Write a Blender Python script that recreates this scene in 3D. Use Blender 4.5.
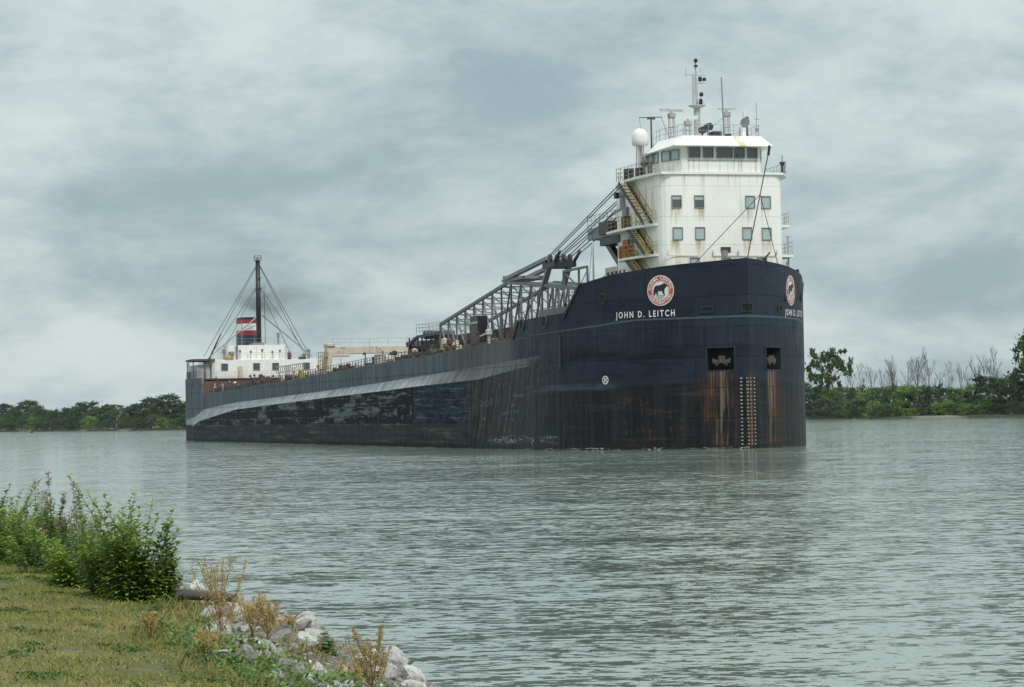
import bpy, math, random
import numpy as np
from math import radians, sin, cos, pi, atan2, sqrt, hypot
random.seed(7)
for _o in list(bpy.data.objects): bpy.data.objects.remove(_o, do_unlink=True)
sc = bpy.context.scene
C = sc.collection
V3 = lambda *a: np.array(a, float)

# ------------------------------------------------------------------ camera
FPX, CAM_Z, PITCH, ROLL = 2574.9, 3.013, 0.0278, 0.0192
cam_data = bpy.data.cameras.new('camera'); cam = bpy.data.objects.new('camera', cam_data); C.objects.link(cam)
cam_data.sensor_width = 36; cam_data.lens = 36*FPX/1024; cam_data.clip_start = .2; cam_data.clip_end = 12000
import mathutils
fw = V3(0, cos(PITCH), sin(PITCH)); up0 = V3(0, -sin(PITCH), cos(PITCH)); rt0 = V3(1, 0, 0)
rt = rt0*cos(ROLL)-up0*sin(ROLL); up = up0*cos(ROLL)+rt0*sin(ROLL)
cam.matrix_world = mathutils.Matrix(((rt[0], up[0], -fw[0], 0), (rt[1], up[1], -fw[1], 0), (rt[2], up[2], -fw[2], CAM_Z), (0, 0, 0, 1)))
sc.camera = cam

# ------------------------------------------------------------------ node helper
class S:
    """wraps a float socket so masks can be written as arithmetic"""
    def __init__(s, nt, sock): s.nt, s.k = nt, sock
    def _m(s, op, b=None, c=None):
        n = s.nt.nodes.new('ShaderNodeMath'); n.operation = op
        for i, v in enumerate((s, b, c)):
            if v is None: continue
            if isinstance(v, S): s.nt.links.new(v.k, n.inputs[i])
            else: n.inputs[i].default_value = v
        return S(s.nt, n.outputs[0])
    def __add__(s, b): return s._m('ADD', b)
    __radd__ = __add__
    def __mul__(s, b): return s._m('MULTIPLY', b)
    __rmul__ = __mul__
    def __sub__(s, b): return s._m('SUBTRACT', b)
    def __rsub__(s, b): return (s*-1)+b
    def __truediv__(s, b): return s._m('DIVIDE', b)
    def pw(s, b): return s._m('POWER', b)
    def ab(s): return s._m('ABSOLUTE')
    def mx(s, b): return s._m('MAXIMUM', b)
    def mn(s, b): return s._m('MINIMUM', b)
    def st(s, a, b):
        n = s.nt.nodes.new('ShaderNodeMapRange'); n.interpolation_type = 'SMOOTHSTEP'; n.clamp = True
        s.nt.links.new(s.k, n.inputs[0])
        if a <= b: n.inputs[1].default_value, n.inputs[2].default_value = a, b
        else:
            n.inputs[1].default_value, n.inputs[2].default_value = b, a
            n.inputs[3].default_value, n.inputs[4].default_value = 1, 0
        return S(s.nt, n.outputs[0])
    def box(s, a, b, e=.3): return s.st(a-e, a+e)*s.st(b+e, b-e)

class G:
    """node graph of one material or world"""
    def __init__(g, idb):
        idb.use_nodes = True; g.nt = idb.node_tree; g.nt.nodes.clear()
    def n(g, t, **kw):
        n = g.nt.nodes.new(t)
        for k, v in kw.items(): setattr(n, k, v)
        return n
    def put(g, inp, v):
        if isinstance(v, S): g.nt.links.new(v.k, inp)
        elif isinstance(v, bpy.types.NodeSocket): g.nt.links.new(v, inp)
        elif isinstance(v, (tuple, list)): inp.default_value = tuple(v) if len(v) == len(inp.default_value) else tuple(v)+(1,)
        else: inp.default_value = v
    def coord(g, kind='Object', uv=None):
        if uv: n = g.n('ShaderNodeUVMap', uv_map=uv); return n.outputs[0]
        return g.n('ShaderNodeTexCoord').outputs[kind]
    def sep(g, v):
        n = g.n('ShaderNodeSeparateXYZ'); g.put(n.inputs[0], v); return [S(g.nt, o) for o in n.outputs]
    def comb(g, x, y, z=0.):
        n = g.n('ShaderNodeCombineXYZ')
        for i, v in enumerate((x, y, z)): g.put(n.inputs[i], v)
        return n.outputs[0]
    def noise(g, v, scale=1, detail=4, rough=.55, sc3=None, off=None, dist=0):
        if sc3 or off:
            m = g.n('ShaderNodeMapping'); g.put(m.inputs[0], v)
            if sc3: m.inputs['Scale'].default_value = sc3
            if off: m.inputs['Location'].default_value = off
            v = m.outputs[0]
        n = g.n('ShaderNodeTexNoise'); g.put(n.inputs['Vector'], v)
        n.inputs['Scale'].default_value = scale; n.inputs['Detail'].default_value = detail
        n.inputs['Roughness'].default_value = rough; n.inputs['Distortion'].default_value = dist
        return S(g.nt, n.outputs['Fac'])
    def vor(g, v, scale=1, sc3=None, feat='F1', out='Distance', rnd=1):
        if sc3:
            m = g.n('ShaderNodeMapping'); g.put(m.inputs[0], v); m.inputs['Scale'].default_value = sc3; v = m.outputs[0]
        n = g.n('ShaderNodeTexVoronoi', feature=feat); g.put(n.inputs['Vector'], v); n.inputs['Scale'].default_value = scale
        n.inputs['Randomness'].default_value = rnd
        return n.outputs[out]
    def mix(g, f, a, b, bt='MIX'):
        n = g.n('ShaderNodeMix', data_type='RGBA', blend_type=bt); g.put(n.inputs[0], f); g.put(n.inputs[6], a); g.put(n.inputs[7], b)
        return n.outputs[2]
    def bump(g, h, dist=.1, strength=1, normal=None):
        n = g.n('ShaderNodeBump'); g.put(n.inputs['Height'], h); n.inputs['Distance'].default_value = dist; n.inputs['Strength'].default_value = strength
        if normal is not None: g.put(n.inputs['Normal'], normal)
        return n.outputs[0]
    def out(g, color, rough=.6, metal=0., normal=None, spec=.5, ior=None, trans=None):
        b = g.n('ShaderNodeBsdfPrincipled'); g.put(b.inputs['Base Color'], color); g.put(b.inputs['Roughness'], rough)
        g.put(b.inputs['Metallic'], metal); g.put(b.inputs['Specular IOR Level'], spec)
        if ior: b.inputs['IOR'].default_value = ior
        if normal is not None: g.put(b.inputs['Normal'], normal)
        o = g.n('ShaderNodeOutputMaterial')
        if trans:
            t = g.n('ShaderNodeBsdfTranslucent'); g.put(t.inputs[0], color)
            m = g.n('ShaderNodeMixShader'); m.inputs[0].default_value = trans
            g.nt.links.new(b.outputs[0], m.inputs[1]); g.nt.links.new(t.outputs[0], m.inputs[2]); g.nt.links.new(m.outputs[0], o.inputs[0])
        else: g.nt.links.new(b.outputs[0], o.inputs[0])
        return b

# ------------------------------------------------------------------ world, sun, exposure
SUN_AZ, SUN_EL = radians(152), radians(50)      # compass from +Y, clockwise: behind the camera, to the right
world = bpy.data.worlds.new('World'); sc.world = world
g = G(world)
sky = g.n('ShaderNodeTexSky', sky_type='NISHITA'); sky.sun_disc = False
sky.sun_elevation = SUN_EL; sky.sun_rotation = SUN_AZ; sky.air_density = 1.2; sky.dust_density = 2.5
d = g.coord('Generated'); dx, dy, dz = g.sep(d)
# a cloud layer overhead: directions projected on a curved sheet
dzp = dz.mx(0.) + .42
cv = g.comb(dx/dzp, dy/dzp, dzp*2.)
n1 = g.noise(cv, 2.6, 6, .56, off=(5.1, 7.7, 0.3), dist=.25)
n2 = g.noise(cv, 7.5, 8, .66, off=(9.2, 1.3, 4.), dist=.25)
cl = (n1*.60+n2*.40).st(.36, .64)
ccol = g.mix(cl, (2.2, 2.95, 3.2), (4.5, 5.05, 5.0))
zen = dz.mx(0.).st(.12, .9)
ccol = g.mix(zen*.75, ccol, (9.5, 9.7, 9.8))
ccol = g.mix(.93, sky.outputs[0], ccol)
bg = g.n('ShaderNodeBackground'); g.put(bg.inputs[0], ccol); bg.inputs[1].default_value = .1
wo = g.n('ShaderNodeOutputWorld'); g.nt.links.new(bg.outputs[0], wo.inputs[0])
sun_d = bpy.data.lights.new('sun', 'SUN'); sun_d.energy = 1.4; sun_d.angle = radians(12); sun_d.color = (1, .96, .9)
sun = bpy.data.objects.new('sun', sun_d); C.objects.link(sun)
sun.rotation_euler = (pi/2-SUN_EL, 0, -SUN_AZ+pi)   # points from the sun to the scene
sc.view_settings.view_transform = 'Standard'; sc.view_settings.look = 'None'; sc.view_settings.gamma = 1
sc.view_settings.use_curve_mapping = False; sc.view_settings.exposure = 0.58
sc.render.engine = 'CYCLES'

# ------------------------------------------------------------------ mesh helper
class MB:
    def __init__(s): s.v = []; s.f = []; s.m = []; s.mi = 0
    def add(s, vs, fs):
        k = len(s.v); s.v += [tuple(map(float, v)) for v in vs]; s.f += [tuple(i+k for i in f) for f in fs]; s.m += [s.mi]*len(fs)
    def mat(s, i): s.mi = i; return s
    def box(s, a, b):
        x0, y0, z0 = a; x1, y1, z1 = b
        s.add([(x0,y0,z0),(x1,y0,z0),(x1,y1,z0),(x0,y1,z0),(x0,y0,z1),(x1,y0,z1),(x1,y1,z1),(x0,y1,z1)],
              [(0,3,2,1),(4,5,6,7),(0,1,5,4),(1,2,6,5),(2,3,7,6),(3,0,4,7)]); return s
    def bar(s, p, q, w=.1, h=None):
        """rectangular bar from p to q"""
        p, q = V3(*p), V3(*q); h = h or w; t = q-p; L = np.linalg.norm(t); t = t/L
        a = V3(0, 0, 1) if abs(t[2]) < .95 else V3(1, 0, 0)
        x = np.cross(t, a); x /= np.linalg.norm(x); y = np.cross(x, t)
        vs = [c+x*i*w/2+y*j*h/2 for c in (p, q) for i, j in ((-1,-1),(1,-1),(1,1),(-1,1))]
        s.add(vs, [(0,1,2,3),(7,6,5,4),(0,4,5,1),(1,5,6,2),(2,6,7,3),(3,7,4,0)]); return s
    def tube(s, pts, r=.05, n=6, r2=None):
        pts = [V3(*p) for p in pts]; r2 = r if r2 is None else r2; k0 = len(pts); rings = []
        for i, p in enumerate(pts):
            t = pts[min(i+1, k0-1)]-pts[max(i-1, 0)]; t = t/(np.linalg.norm(t)+1e-9)
            a = V3(0, 0, 1) if abs(t[2]) < .9 else V3(1, 0, 0)
            x = np.cross(t, a); x /= np.linalg.norm(x); y = np.cross(x, t); rr = r+(r2-r)*i/max(k0-1, 1)
            rings.append([p+x*rr*cos(2*pi*j/n)+y*rr*sin(2*pi*j/n) for j in range(n)])
        vs = [v for R in rings for v in R]; fs = []
        for i in range(k0-1):
            for j in range(n): fs.append((i*n+j, i*n+(j+1)%n, (i+1)*n+(j+1)%n, (i+1)*n+j))
        fs.append(tuple(range(n-1, -1, -1))); fs.append(tuple((k0-1)*n+j for j in range(n)))
        s.add(vs, fs); return s
    def lathe(s, c, prof, n=16, axis=None):
        """prof: (radius, height) pairs about the vertical through c"""
        vs = [(c[0]+r*cos(2*pi*j/n), c[1]+r*sin(2*pi*j/n), c[2]+z) for r, z in prof for j in range(n)]; fs = []
        for i in range(len(prof)-1):
            for j in range(n): fs.append((i*n+j, i*n+(j+1)%n, (i+1)*n+(j+1)%n, (i+1)*n+j))
        fs.append(tuple(range(n-1, -1, -1))); fs.append(tuple((len(prof)-1)*n+j for j in range(n)))
        s.add(vs, fs); return s
    def prism(s, poly, z0, z1, poly1=None):
        n = len(poly); p1 = poly1 or poly
        zz0 = z0 if isinstance(z0, (list, tuple)) else [z0]*n; zz1 = z1 if isinstance(z1, (list, tuple)) else [z1]*n
        a = sum(poly[i][0]*poly[(i+1)%n][1]-poly[(i+1)%n][0]*poly[i][1] for i in range(n))
        vs = [(x, y, z) for (x, y), z in zip(poly, zz0)]+[(x, y, z) for (x, y), z in zip(p1, zz1)]
        fs = [tuple(range(n-1, -1, -1)), tuple(range(n, 2*n))]+[(i, (i+1)%n, n+(i+1)%n, n+i) for i in range(n)]
        if a < 0: fs = [tuple(reversed(f)) for f in fs]
        s.add(vs, fs); return s
    def build(s, name, mats, parent=None, smooth=False, bevel=0):
        me = bpy.data.meshes.new(name); me.from_pydata(s.v, [], s.f)
        for m in (mats if isinstance(mats, (list, tuple)) else [mats]): me.materials.append(m)
        if any(s.m): me.polygons.foreach_set('material_index', s.m)
        if smooth: me.polygons.foreach_set('use_smooth', [True]*len(s.f))
        me.update(); o = bpy.data.objects.new(name, me); C.objects.link(o)
        if parent: o.parent = parent
        if bevel:
            b = o.modifiers.new('bevel', 'BEVEL'); b.width = bevel; b.segments = 2; b.limit_method = 'ANGLE'
        return o

def tag(o, label=None, cat=None, group=None, kind=None):
    if label: o['label'] = label
    if cat: o['category'] = cat
    if group: o['group'] = group
    if kind: o['kind'] = kind
    return o
def empty(name, loc, rz=0):
    o = bpy.data.objects.new(name, None); C.objects.link(o); o.location = loc; o.rotation_euler = (0, 0, rz); o.empty_display_size = .3; return o

# ------------------------------------------------------------------ simple materials
def mat(name): m = bpy.data.materials.new(name); return m, G(m)
def paint(name, col, rust=.25, rough=.5, dirt=.3, scale=1.0, rustcol=(.12, .045, .02), bump=.004):
    m, g = mat(name); c = g.coord('Object')
    a = g.noise(c, 1.3*scale, 6, .6); b = g.noise(c, .9*scale, 5, .6, sc3=(2.2, 2.2, .35)); f = g.noise(c, 9*scale, 4, .6)
    dk = tuple(x*.55 for x in col)
    col1 = g.mix((a*.5+b*.5).st(.42, .72)*dirt, col, dk)
    col1 = g.mix((b*.55+f*.45).st(.62-.16*rust, .74-.1*rust)*min(1, rust*2.2), col1, rustcol)
    g.out(col1, rough+.0, normal=g.bump(f+a*.6, bump)); return m
M = {}
M['white'] = paint('white_paint', (.78, .79, .76), .22, .45, .35)
M['cream'] = paint('cream_paint', (.55, .5, .4), .5, .55, .5)
M['grey'] = paint('grey_paint', (.2, .22, .23), .25, .5, .5)
M['lightgrey'] = paint('light_grey_paint', (.42, .44, .44), .35, .5, .5)
M['draft'] = paint('worn_draft_mark_paint', (.46, .43, .36), .4, .8, .8, 3)
M['anchor'] = paint('rusty_anchor_steel', (.07, .065, .06), .6, .8, .6)
M['truss'] = paint('weathered_truss_paint', (.15, .165, .165), .4, .55, .6)
M['rail'] = paint('railing_paint', (.36, .36, .34), .45, .6, .5)
M['rustred'] = paint('rust_red_paint', (.095, .05, .04), .5, .75, .6)
M['brown'] = paint('brown_rusty_steel', (.085, .072, .062), .32, .8, .6, rustcol=(.09, .045, .028))
M['dark'] = paint('dark_steel', (.025, .027, .03), .2, .5, .4)
M['black'] = paint('black_paint', (.012, .013, .016), .1, .45, .3)
M['yellow'] = paint('faded_yellow_paint', (.42, .30, .07), .55, .6, .6)
M['orange'] = paint('faded_orange_paint', (.36, .11, .05), .5, .6, .6)
M['cable'] = paint('steel_cable', (.05, .05, .055), .1, .5, .4)
M['navy'] = paint('navy_paint', (.02, .03, .055), .2, .45, .4)
M['red'] = paint('red_paint', (.30, .035, .04), .2, .55, .5)
m, g = mat('window_glass'); g.out((.055, .08, .08), .08, spec=.8); M['glass'] = m
m, g = mat('pale_blind_glass'); g.out((.36, .46, .45), .35, spec=.8); M['blind'] = m
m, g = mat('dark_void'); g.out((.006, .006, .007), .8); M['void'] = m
m, g = mat('marking_white'); c = g.coord(); g.out(g.mix(g.noise(c, 5, 5, .7).st(.5, .75)*.5, (.72, .72, .70), (.3, .24, .22)), .6); M['mark'] = m
m, g = mat('marking_red'); c = g.coord(); g.out(g.mix(g.noise(c, 5, 5, .7).st(.5, .75)*.4, (.45, .075, .05), (.25, .08, .06)), .6); M['mred'] = m

# ================================================================== THE SHIP
HD = radians(16.357486)
SHIP = empty('cargo_ship', (18.8807, 205.3562, 0), atan2(-cos(HD), sin(HD)))
tag(SHIP, 'long dark blue lake freighter with white pilothouse at its blunt bow, steaming down the river', 'ship')
L = lambda u, w, z: (-u, -w, z)          # u metres aft of the stem, w metres to starboard, z above the water

PLAN = [(0,0),(.75,1.05),(1.5,2),(3.4,4.05),(5.5,5.95),(8.3,8.0),(12,9.8),(16,11.0),(21,11.65),(27,11.87),(33,11.9),(60,11.9),(120,11.9),(180,11.9),(198,11.9),(206,11.75),(212,11.2),(217,9.8),(220.5,7.2),(222.5,3.8),(223,0)]
def catmull(pts, k=12):
    P = [V3(*p) for p in pts]; P = [2*P[0]-P[1]]+P+[2*P[-1]-P[-2]]; out = []
    for i in range(1, len(P)-2):
        a, b, c_, d_ = P[i-1:i+3]
        # chordal tangents, clipped so that the uneven spacing does not overshoot
        l0, l1, l2 = np.linalg.norm(b-a), np.linalg.norm(c_-b), np.linalg.norm(d_-c_)
        m1 = ((b-a)/l0*l1+(c_-b)/l1*l0)/(l0+l1)*l1; m2 = ((c_-b)/l1*l2+(d_-c_)/l2*l1)/(l1+l2)*l1
        for j in range(k):
            t = j/k; out.append((2*t**3-3*t*t+1)*b+(t**3-2*t*t+t)*m1+(-2*t**3+3*t*t)*c_+(t**3-t*t)*m2)
    out.append(P[-2]); return np.array(out)
PC = catmull(PLAN); ARC = np.concatenate([[0], np.cumsum(np.hypot(*np.diff(PC, axis=0).T))])
def at_u(u): return float(np.interp(u, PC[:,0], ARC))
def at_s(s):
    u = float(np.interp(s, ARC, PC[:,0])); w = float(np.interp(s, ARC, PC[:,1]))
    e = .05; a = V3(np.interp(s-e, ARC, PC[:,0]), np.interp(s-e, ARC, PC[:,1])); b = V3(np.interp(s+e, ARC, PC[:,0]), np.interp(s+e, ARC, PC[:,1]))
    t = b-a; n = V3(-t[1], t[0]); n = n/(np.linalg.norm(n)+1e-9)
    return u, max(w, 0), n
def ip(u, tab): return float(np.interp(u, [a for a, b in tab], [b for a, b in tab]))
TOP = [(0,15.22),(2.3,15.02),(4.3,14.9),(6.6,14.66),(9.4,14.34),(12.5,13.8),(14.9,11.5),(24.7,11.26),(26.3,9.76),(30,9.66),(42,9.52),(61,9.02),(77,8.9),(107,8.33),(145,7.72),(190,7.1),(193.9,7.05),(194.2,9.55),(210,9.6),(223,9.7)]
DECK = [(0,14.1),(12.5,12.7),(13.2,12.7),(13.4,9.9),(26.3,9.65),(30,9.55),(42,9.4),(61,8.9),(77,8.8),(107,8.2),(145,7.6),(190,7.0),(193.9,6.95),(194.2,9.0),(223,9.1)]
ZT = [(0, 8.1), (5, 8.1), (17.0, 8.14), (26.9, 7.81), (39.8, 7.57), (62.6, 7.09), (78.5, 6.75), (108.8, 6.26), (165.6, 5.53), (191.7, 4.82), (198, 4.0), (204, 3.3), (223, 3.3)]
ZB = [(0, 6.3), (5, 6.3), (17.0, 7.55), (27.0, 6.92), (36.8, 6.31), (59.3, 6.06), (75.0, 5.8), (104.9, 5.4), (161.0, 4.52), (191.3, 3.04), (200, 2.0), (205, 1.6), (223, 1.6)]
WELD = [(0,10.55),(7.2,10.55),(11,10.2),(18,9.92),(26.3,9.7),(30,9.5),(42,9.3),(61,8.8),(77,8.6),(107,8.05),(145,7.45),(190,6.85),(194,6.8),(195,9.2),(223,9.3)]
def bulge(u):
    a = min(max((u-22)/22, 0), 1); b = min(max((204-u)/7, 0), 1); f = lambda x: x*x*(3-2*x); return f(a)*f(b)
def hull_pt(side, s, z, off=0.):
    u, w, n = at_s(s); b = bulge(u); zb, zt = ip(u, ZB), ip(u, ZT)
    k = min(max((z-zb)/(zt-zb), 0), 1); o = off+b*(.5-.85*k)
    return (-(u-abs(n[0])*o*(1 if n[0] < 0 else -1)), -side*(w+n[1]*o), z)
us = sorted(set([0,.25,.7,1.1,1.54,2.15,2.8,3.49,4.5,5.6,7,8.5,9.4,10.5,11.5,12.5,13.2,13.4,14.2,14.9,15.7,18,21,24.7,25.5,26.3,28]+[30+3*i for i in range(55)]+[193.9,194.2,197,200,203,206,209,212,214.5,217,219,220.5,221.6,222.5,223]))
us = [u for u in us if not (192.5 < u < 193.8)]
rows = lambda u: [-1.5, 1.0, ip(u, ZB), ip(u, ZT), ip(u, WELD), ip(u, TOP)]
hv, hf, hm, uvA, uvB = [], [], [], [], []
for side in (1, -1):
    base = len(hv); nr = 9
    for u in us:
        s = at_u(u); R = rows(u)
        for k, z in enumerate(R):
            hv.append(hull_pt(side, s, z)); uvA.append((side*s, z)); uvB.append((side*s, k))
        x, y, z = hull_pt(side, s, R[-1]); cu, cw, n = at_s(s)
        iw = max(abs(y)-.16, 0); ix = x-(.16 if u < 8 else 0)+(.16 if u > 219 else 0)
        for (yy, zz, k) in ((iw, R[-1], 5.1), (iw, ip(u, DECK), 5.2), (0, ip(u, DECK)+.12, 5.3)):
            hv.append((ix, -side*yy, zz)); uvA.append((side*s, zz)); uvB.append((side*s, k))
    for i in range(len(us)-1):
        um = (us[i]+us[i+1])/2
        for k in range(nr-1):
            if k == 2 and ((side == 1 and .7 < um < 2.15) or (side == -1 and 1.54 < um < 3.49)): continue   # anchor pockets are real openings
            a, b, c_, d_ = base+i*nr+k, base+(i+1)*nr+k, base+(i+1)*nr+k+1, base+i*nr+k+1
            hf.append((a, b, c_, d_) if side == -1 else (a, d_, c_, b)); hm.append(1 if k >= 6 else 0)
me = bpy.data.meshes.new('hull'); me.from_pydata(hv, [], hf)
for nm, uv in (('metres', uvA), ('band', uvB)):
    l = me.uv_layers.new(name=nm); idx = np.zeros(len(me.loops), int); me.loops.foreach_get('vertex_index', idx)
    l.data.foreach_set('uv', np.array(uv)[idx].ravel())
me.polygons.foreach_set('material_index', hm)
HULL = bpy.data.objects.new('hull', me); C.objects.link(HULL); HULL.parent = SHIP

# hull paint: navy bow, slate upper strake, scuffed strip painted sky-lit, scraped black side, grey-green boot
m, g = mat('weathered_hull_paint'); uvm = g.coord(uv='metres'); s_, z_, _ = g.sep(uvm); sb, band, _ = g.sep(g.coord(uv='band'))
sa = s_.ab(); vv = g.comb(s_, z_)
nbig = g.noise(vv, .16, 5, .6); nmid = g.noise(vv, .6, 5, .6); nfine = g.noise(vv, 3.2, 5, .65)
nst = g.noise(vv, 1., 5, .62, sc3=(1.5, .10, 1)); nst2 = g.noise(vv, 1., 5, .65, sc3=(4.5, .16, 1), off=(5, 3, 0)); nhz = g.noise(vv, 1., 5, .62, sc3=(.10, 1.4, 1), off=(2, 8, 0))
nhz2 = g.noise(vv, 1., 6, .68, sc3=(.32, 2.2, 1), off=(11, 4, 0))
nhzb = g.noise(vv, 1., 6, .6, sc3=(.16, 1.1, 1), off=(21, 4, 0)); nA = g.noise(vv, 1., 6, .66, sc3=(.085, 1.5, 1), off=(31, 4, 0)); nB = g.noise(vv, 1., 4, .6, sc3=(.05, .5, 1), off=(3, 14, 0))
def brick(sx, sy, mortar=.02, c1=(0,0,0), c2=(1,1,1)):
    b = g.n('ShaderNodeTexBrick'); g.put(b.inputs['Vector'], vv); b.inputs['Scale'].default_value = 1
    b.inputs['Brick Width'].default_value = sx; b.inputs['Row Height'].default_value = sy; b.inputs['Mortar Size'].default_value = mortar
    b.inputs['Color1'].default_value = c1+(1,); b.inputs['Color2'].default_value = c2+(1,); b.inputs['Mortar Smooth'].default_value = .3
    sp = g.n('ShaderNodeSeparateColor'); g.nt.links.new(b.outputs[0], sp.inputs[0])
    return S(g.nt, sp.outputs[0]), S(g.nt, b.outputs['Fac'])
pl, seam = brick(9.0, 2.45, .035); plS, frames = brick(5.5, 1.05, .06)
s = at_u
navy = g.mix(nbig.st(.35, .7), (.012, .016, .027), (.022, .028, .042))
navy = g.mix(nhz.st(.52, .68)*.6, navy, (.010, .014, .028))
navy = g.mix(nst2.st(.6, .78)*.35, navy, (.06, .075, .10))
navy = g.mix(nhz2.st(.64, .72)*nmid.st(.5, .62)*z_.box(6.5, 9, .8)*.6, navy, (.20, .19, .19))
dk_ = z_.box(5.8, 8.6, 1.)*sa.box(s(1.5), s(24), 3)*nhzb.st(.47, .58)
navy = g.mix(dk_*.75, navy, (.005, .006, .008)); navy = g.mix(z_.box(8.3, 10.4, .25)*nst2.st(.4, .7)*.35, navy, (.045, .062, .085))
navy = g.mix(pl*.22, navy, (.035, .05, .08))
# upper strake aft of the bow
slate = g.mix(nst.st(.36, .66), (.065, .09, .108), (.145, .17, .18)); slate = g.mix(nst2.st(.56, .72)*.5, slate, (.27, .29, .29))
slate = g.mix(nst.st(.60, .72)*.45, slate, (.045, .045, .05)); slate = g.mix(band.st(4.6, 5.)*.3, slate, (.22, .23, .23))
brn = g.mix(nst.st(.4, .7), (.075, .075, .08), (.12, .115, .11))
slate = g.mix(sa.st(s(58), s(40))*.8, slate, brn)
col = g.mix(band.st(2.96, 3.04)*(sa+nmid*6).st(s(27), s(33)), navy, slate)
# sloping strip: sky light on the slope put into its colour, plus scuffs
strip = g.mix(nmid.st(.35, .7), (.20, .235, .25), (.42, .445, .445)); strip = g.mix(nst2.st(.55, .7)*.5, strip, (.12, .135, .15))
sk = g.comb(s_*1.0+z_*-.8, z_); nsk = g.noise(sk, 1., 4, .6, sc3=(1.9, .12, 1)); strip = g.mix(nsk.st(.57, .66)*.45, strip, (.55, .57, .57))
strip = g.mix((sa+nmid*10).st(s(70), s(46))*.85, strip, g.mix(nst.st(.4, .7), (.06, .065, .07), (.14, .14, .135)))
bandn = band+(nhz2-.5)*.5
stripm = band.st(1.97, 2.05)*band.st(3.04, 2.97)
col = g.mix(stripm*(sa+nhz2*10).st(s(23), s(30)), col, strip)
# scraped black side below the strip
blk = g.mix(nmid.st(.35, .65), (.005, .006, .006), (.016, .019, .019))
patch = (nA*.66+plS*.20+nfine*.14).st(.48, .54)*nB.st(.45, .51)*(nhz2.st(.40, .50)*.8+.2)
blk = g.mix(patch*.85, blk, (.15, .18, .182))
blk = g.mix(frames*.6*nmid.st(.45, .6), blk, (.22, .24, .23)); blk = g.mix(nhz.st(.6, .68)*.5, blk, (.17, .20, .20))
blu = g.mix(nhz2.st(.4, .65), (.010, .015, .027), (.04, .055, .08)); blu = g.mix(nA.st(.54, .62)*.6, blu, (.13, .155, .18)); blu = g.mix(frames*.4, blu, (.01, .01, .015))
sdiag = g.comb(s_+z_*.45+nmid*1.2, z_); nd = g.noise(sdiag, 1., 5, .62, sc3=(1.3, .16, 1), off=(3, 0, 0))
scf = g.mix(nd.st(.4, .62), (.008, .009, .011), (.04, .043, .047)); scf = g.mix((nd*.3+nfine*.35+nhz2*.35).st(.53, .58)*.7, scf, (.15, .10, .065)); scf = g.mix(nhz.st(.56, .64)*nmid.st(.45, .55)*.6, scf, (.09, .11, .125))
scf = g.mix(nhz2.st(.62, .68)*nfine.st(.48, .58)*.9, scf, (.38, .40, .40))
low = band.st(2.04, 1.98)
side_c = g.mix(sa.st(s(60.9), s(61.3)), blu, blk); side_c = g.mix((sa+nmid*5).st(s(44), s(40)), side_c, scf)
col = g.mix(low*(sa+nmid*7).st(s(18), s(27)), col, side_c)
# boot: grey-green aft, near black at the bow
zz = z_+(nhz-.5)*.9+(nst2-.5)*.3
boot = g.mix((nA*.6+nst2*.4).st(.38, .64), (.020, .026, .025), (.055, .065, .06)); boot = g.mix(frames*.35, boot, (.015, .015, .015)); boot = g.mix(nA.st(.57, .66)*.5, boot, (.17, .18, .165))
col = g.mix(zz.st(2.45, 2.3)*sa.st(s(38), s(44)), col, boot)
bboot = g.mix(nst.st(.35, .7), (.009, .010, .012), (.024, .026, .028)); bboot = g.mix(nhz.st(.55, .7)*.5, bboot, (.055, .058, .06))
zb_ = z_+(nhz-.5)*.5+sa*.035
col = g.mix(zb_.st(5.65, 5.45)*sa.st(s(28), s(18)), col, bboot)
col = g.mix(z_.box(4.9, 5.5, .15)*sa.box(s(9), s(24), 2)*.5*nhz2.st(.35, .6), col, (.09, .105, .12))
# rust: under the anchors, down the stem, in patches above the water
rust1 = g.mix(nst2.st(.3, .7), (.04, .018, .011), (.125, .055, .028)); pale = g.mix(nst2.st(.35, .65), (.06, .05, .035), (.20, .165, .115))
fall = z_.st(1.2, 6.0)
col = g.mix((s_.box(s(.9), s(2.5), .8)+s_.box(-s(3.2), -s(1.9), .5))*z_.st(6.35, 6.2)*(nst2*.6+nmid*.4+fall*.10).st(.50, .64)*.75, col, rust1)
col = g.mix((s_.box(s(.8), s(1.9), .35)+s_.box(-s(2.6), -s(1.7), .3))*z_.st(6.35, 6.1)*nst.st(.47, .56)*.75, col, pale)
col = g.mix((s_+.12).ab().st(.34, .16)*z_.st(6.4, 5.6)*nmid.st(.25, .4)*.9, col, rust1)
col = g.mix(sa.box(s(2.2), s(9.5), 2.)*z_.box(.4, 4.6, .7)*(nst2*.36+nmid*.34+nhz2*.3).st(.53, .59)*.7, col, (.085, .042, .027))
col = g.mix(z_.box(.0, 1.1, .3)*sa.st(s(24), s(6))*nhz2.st(.52, .64)*.6, col, (.08, .038, .025))
col = g.mix((sa-s(15.5)).ab().st(.42, .2)*z_.box(2.5, 9.7, .5)*nst2.st(.45, .6)*.6, col, (.055, .028, .02))
col = g.mix((sa-s(38.9)).ab().st(.3, .12)*z_.st(6.3, 6.)*.6, col, (.01, .01, .012))
col = g.mix((sa-s(61)).ab().st(.55, .3)*z_.box(2.4, 6, .2)*.9, col, (.008, .008, .01))
# white scuffed letters-like marks are only scratches here
col = g.mix(z_.box(.55, 1.15, .12)*sa.box(s(17), s(33), 2)*(nfine*.6+nhz2*.4).st(.52, .56)*.85, col, (.42, .44, .43))
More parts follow.
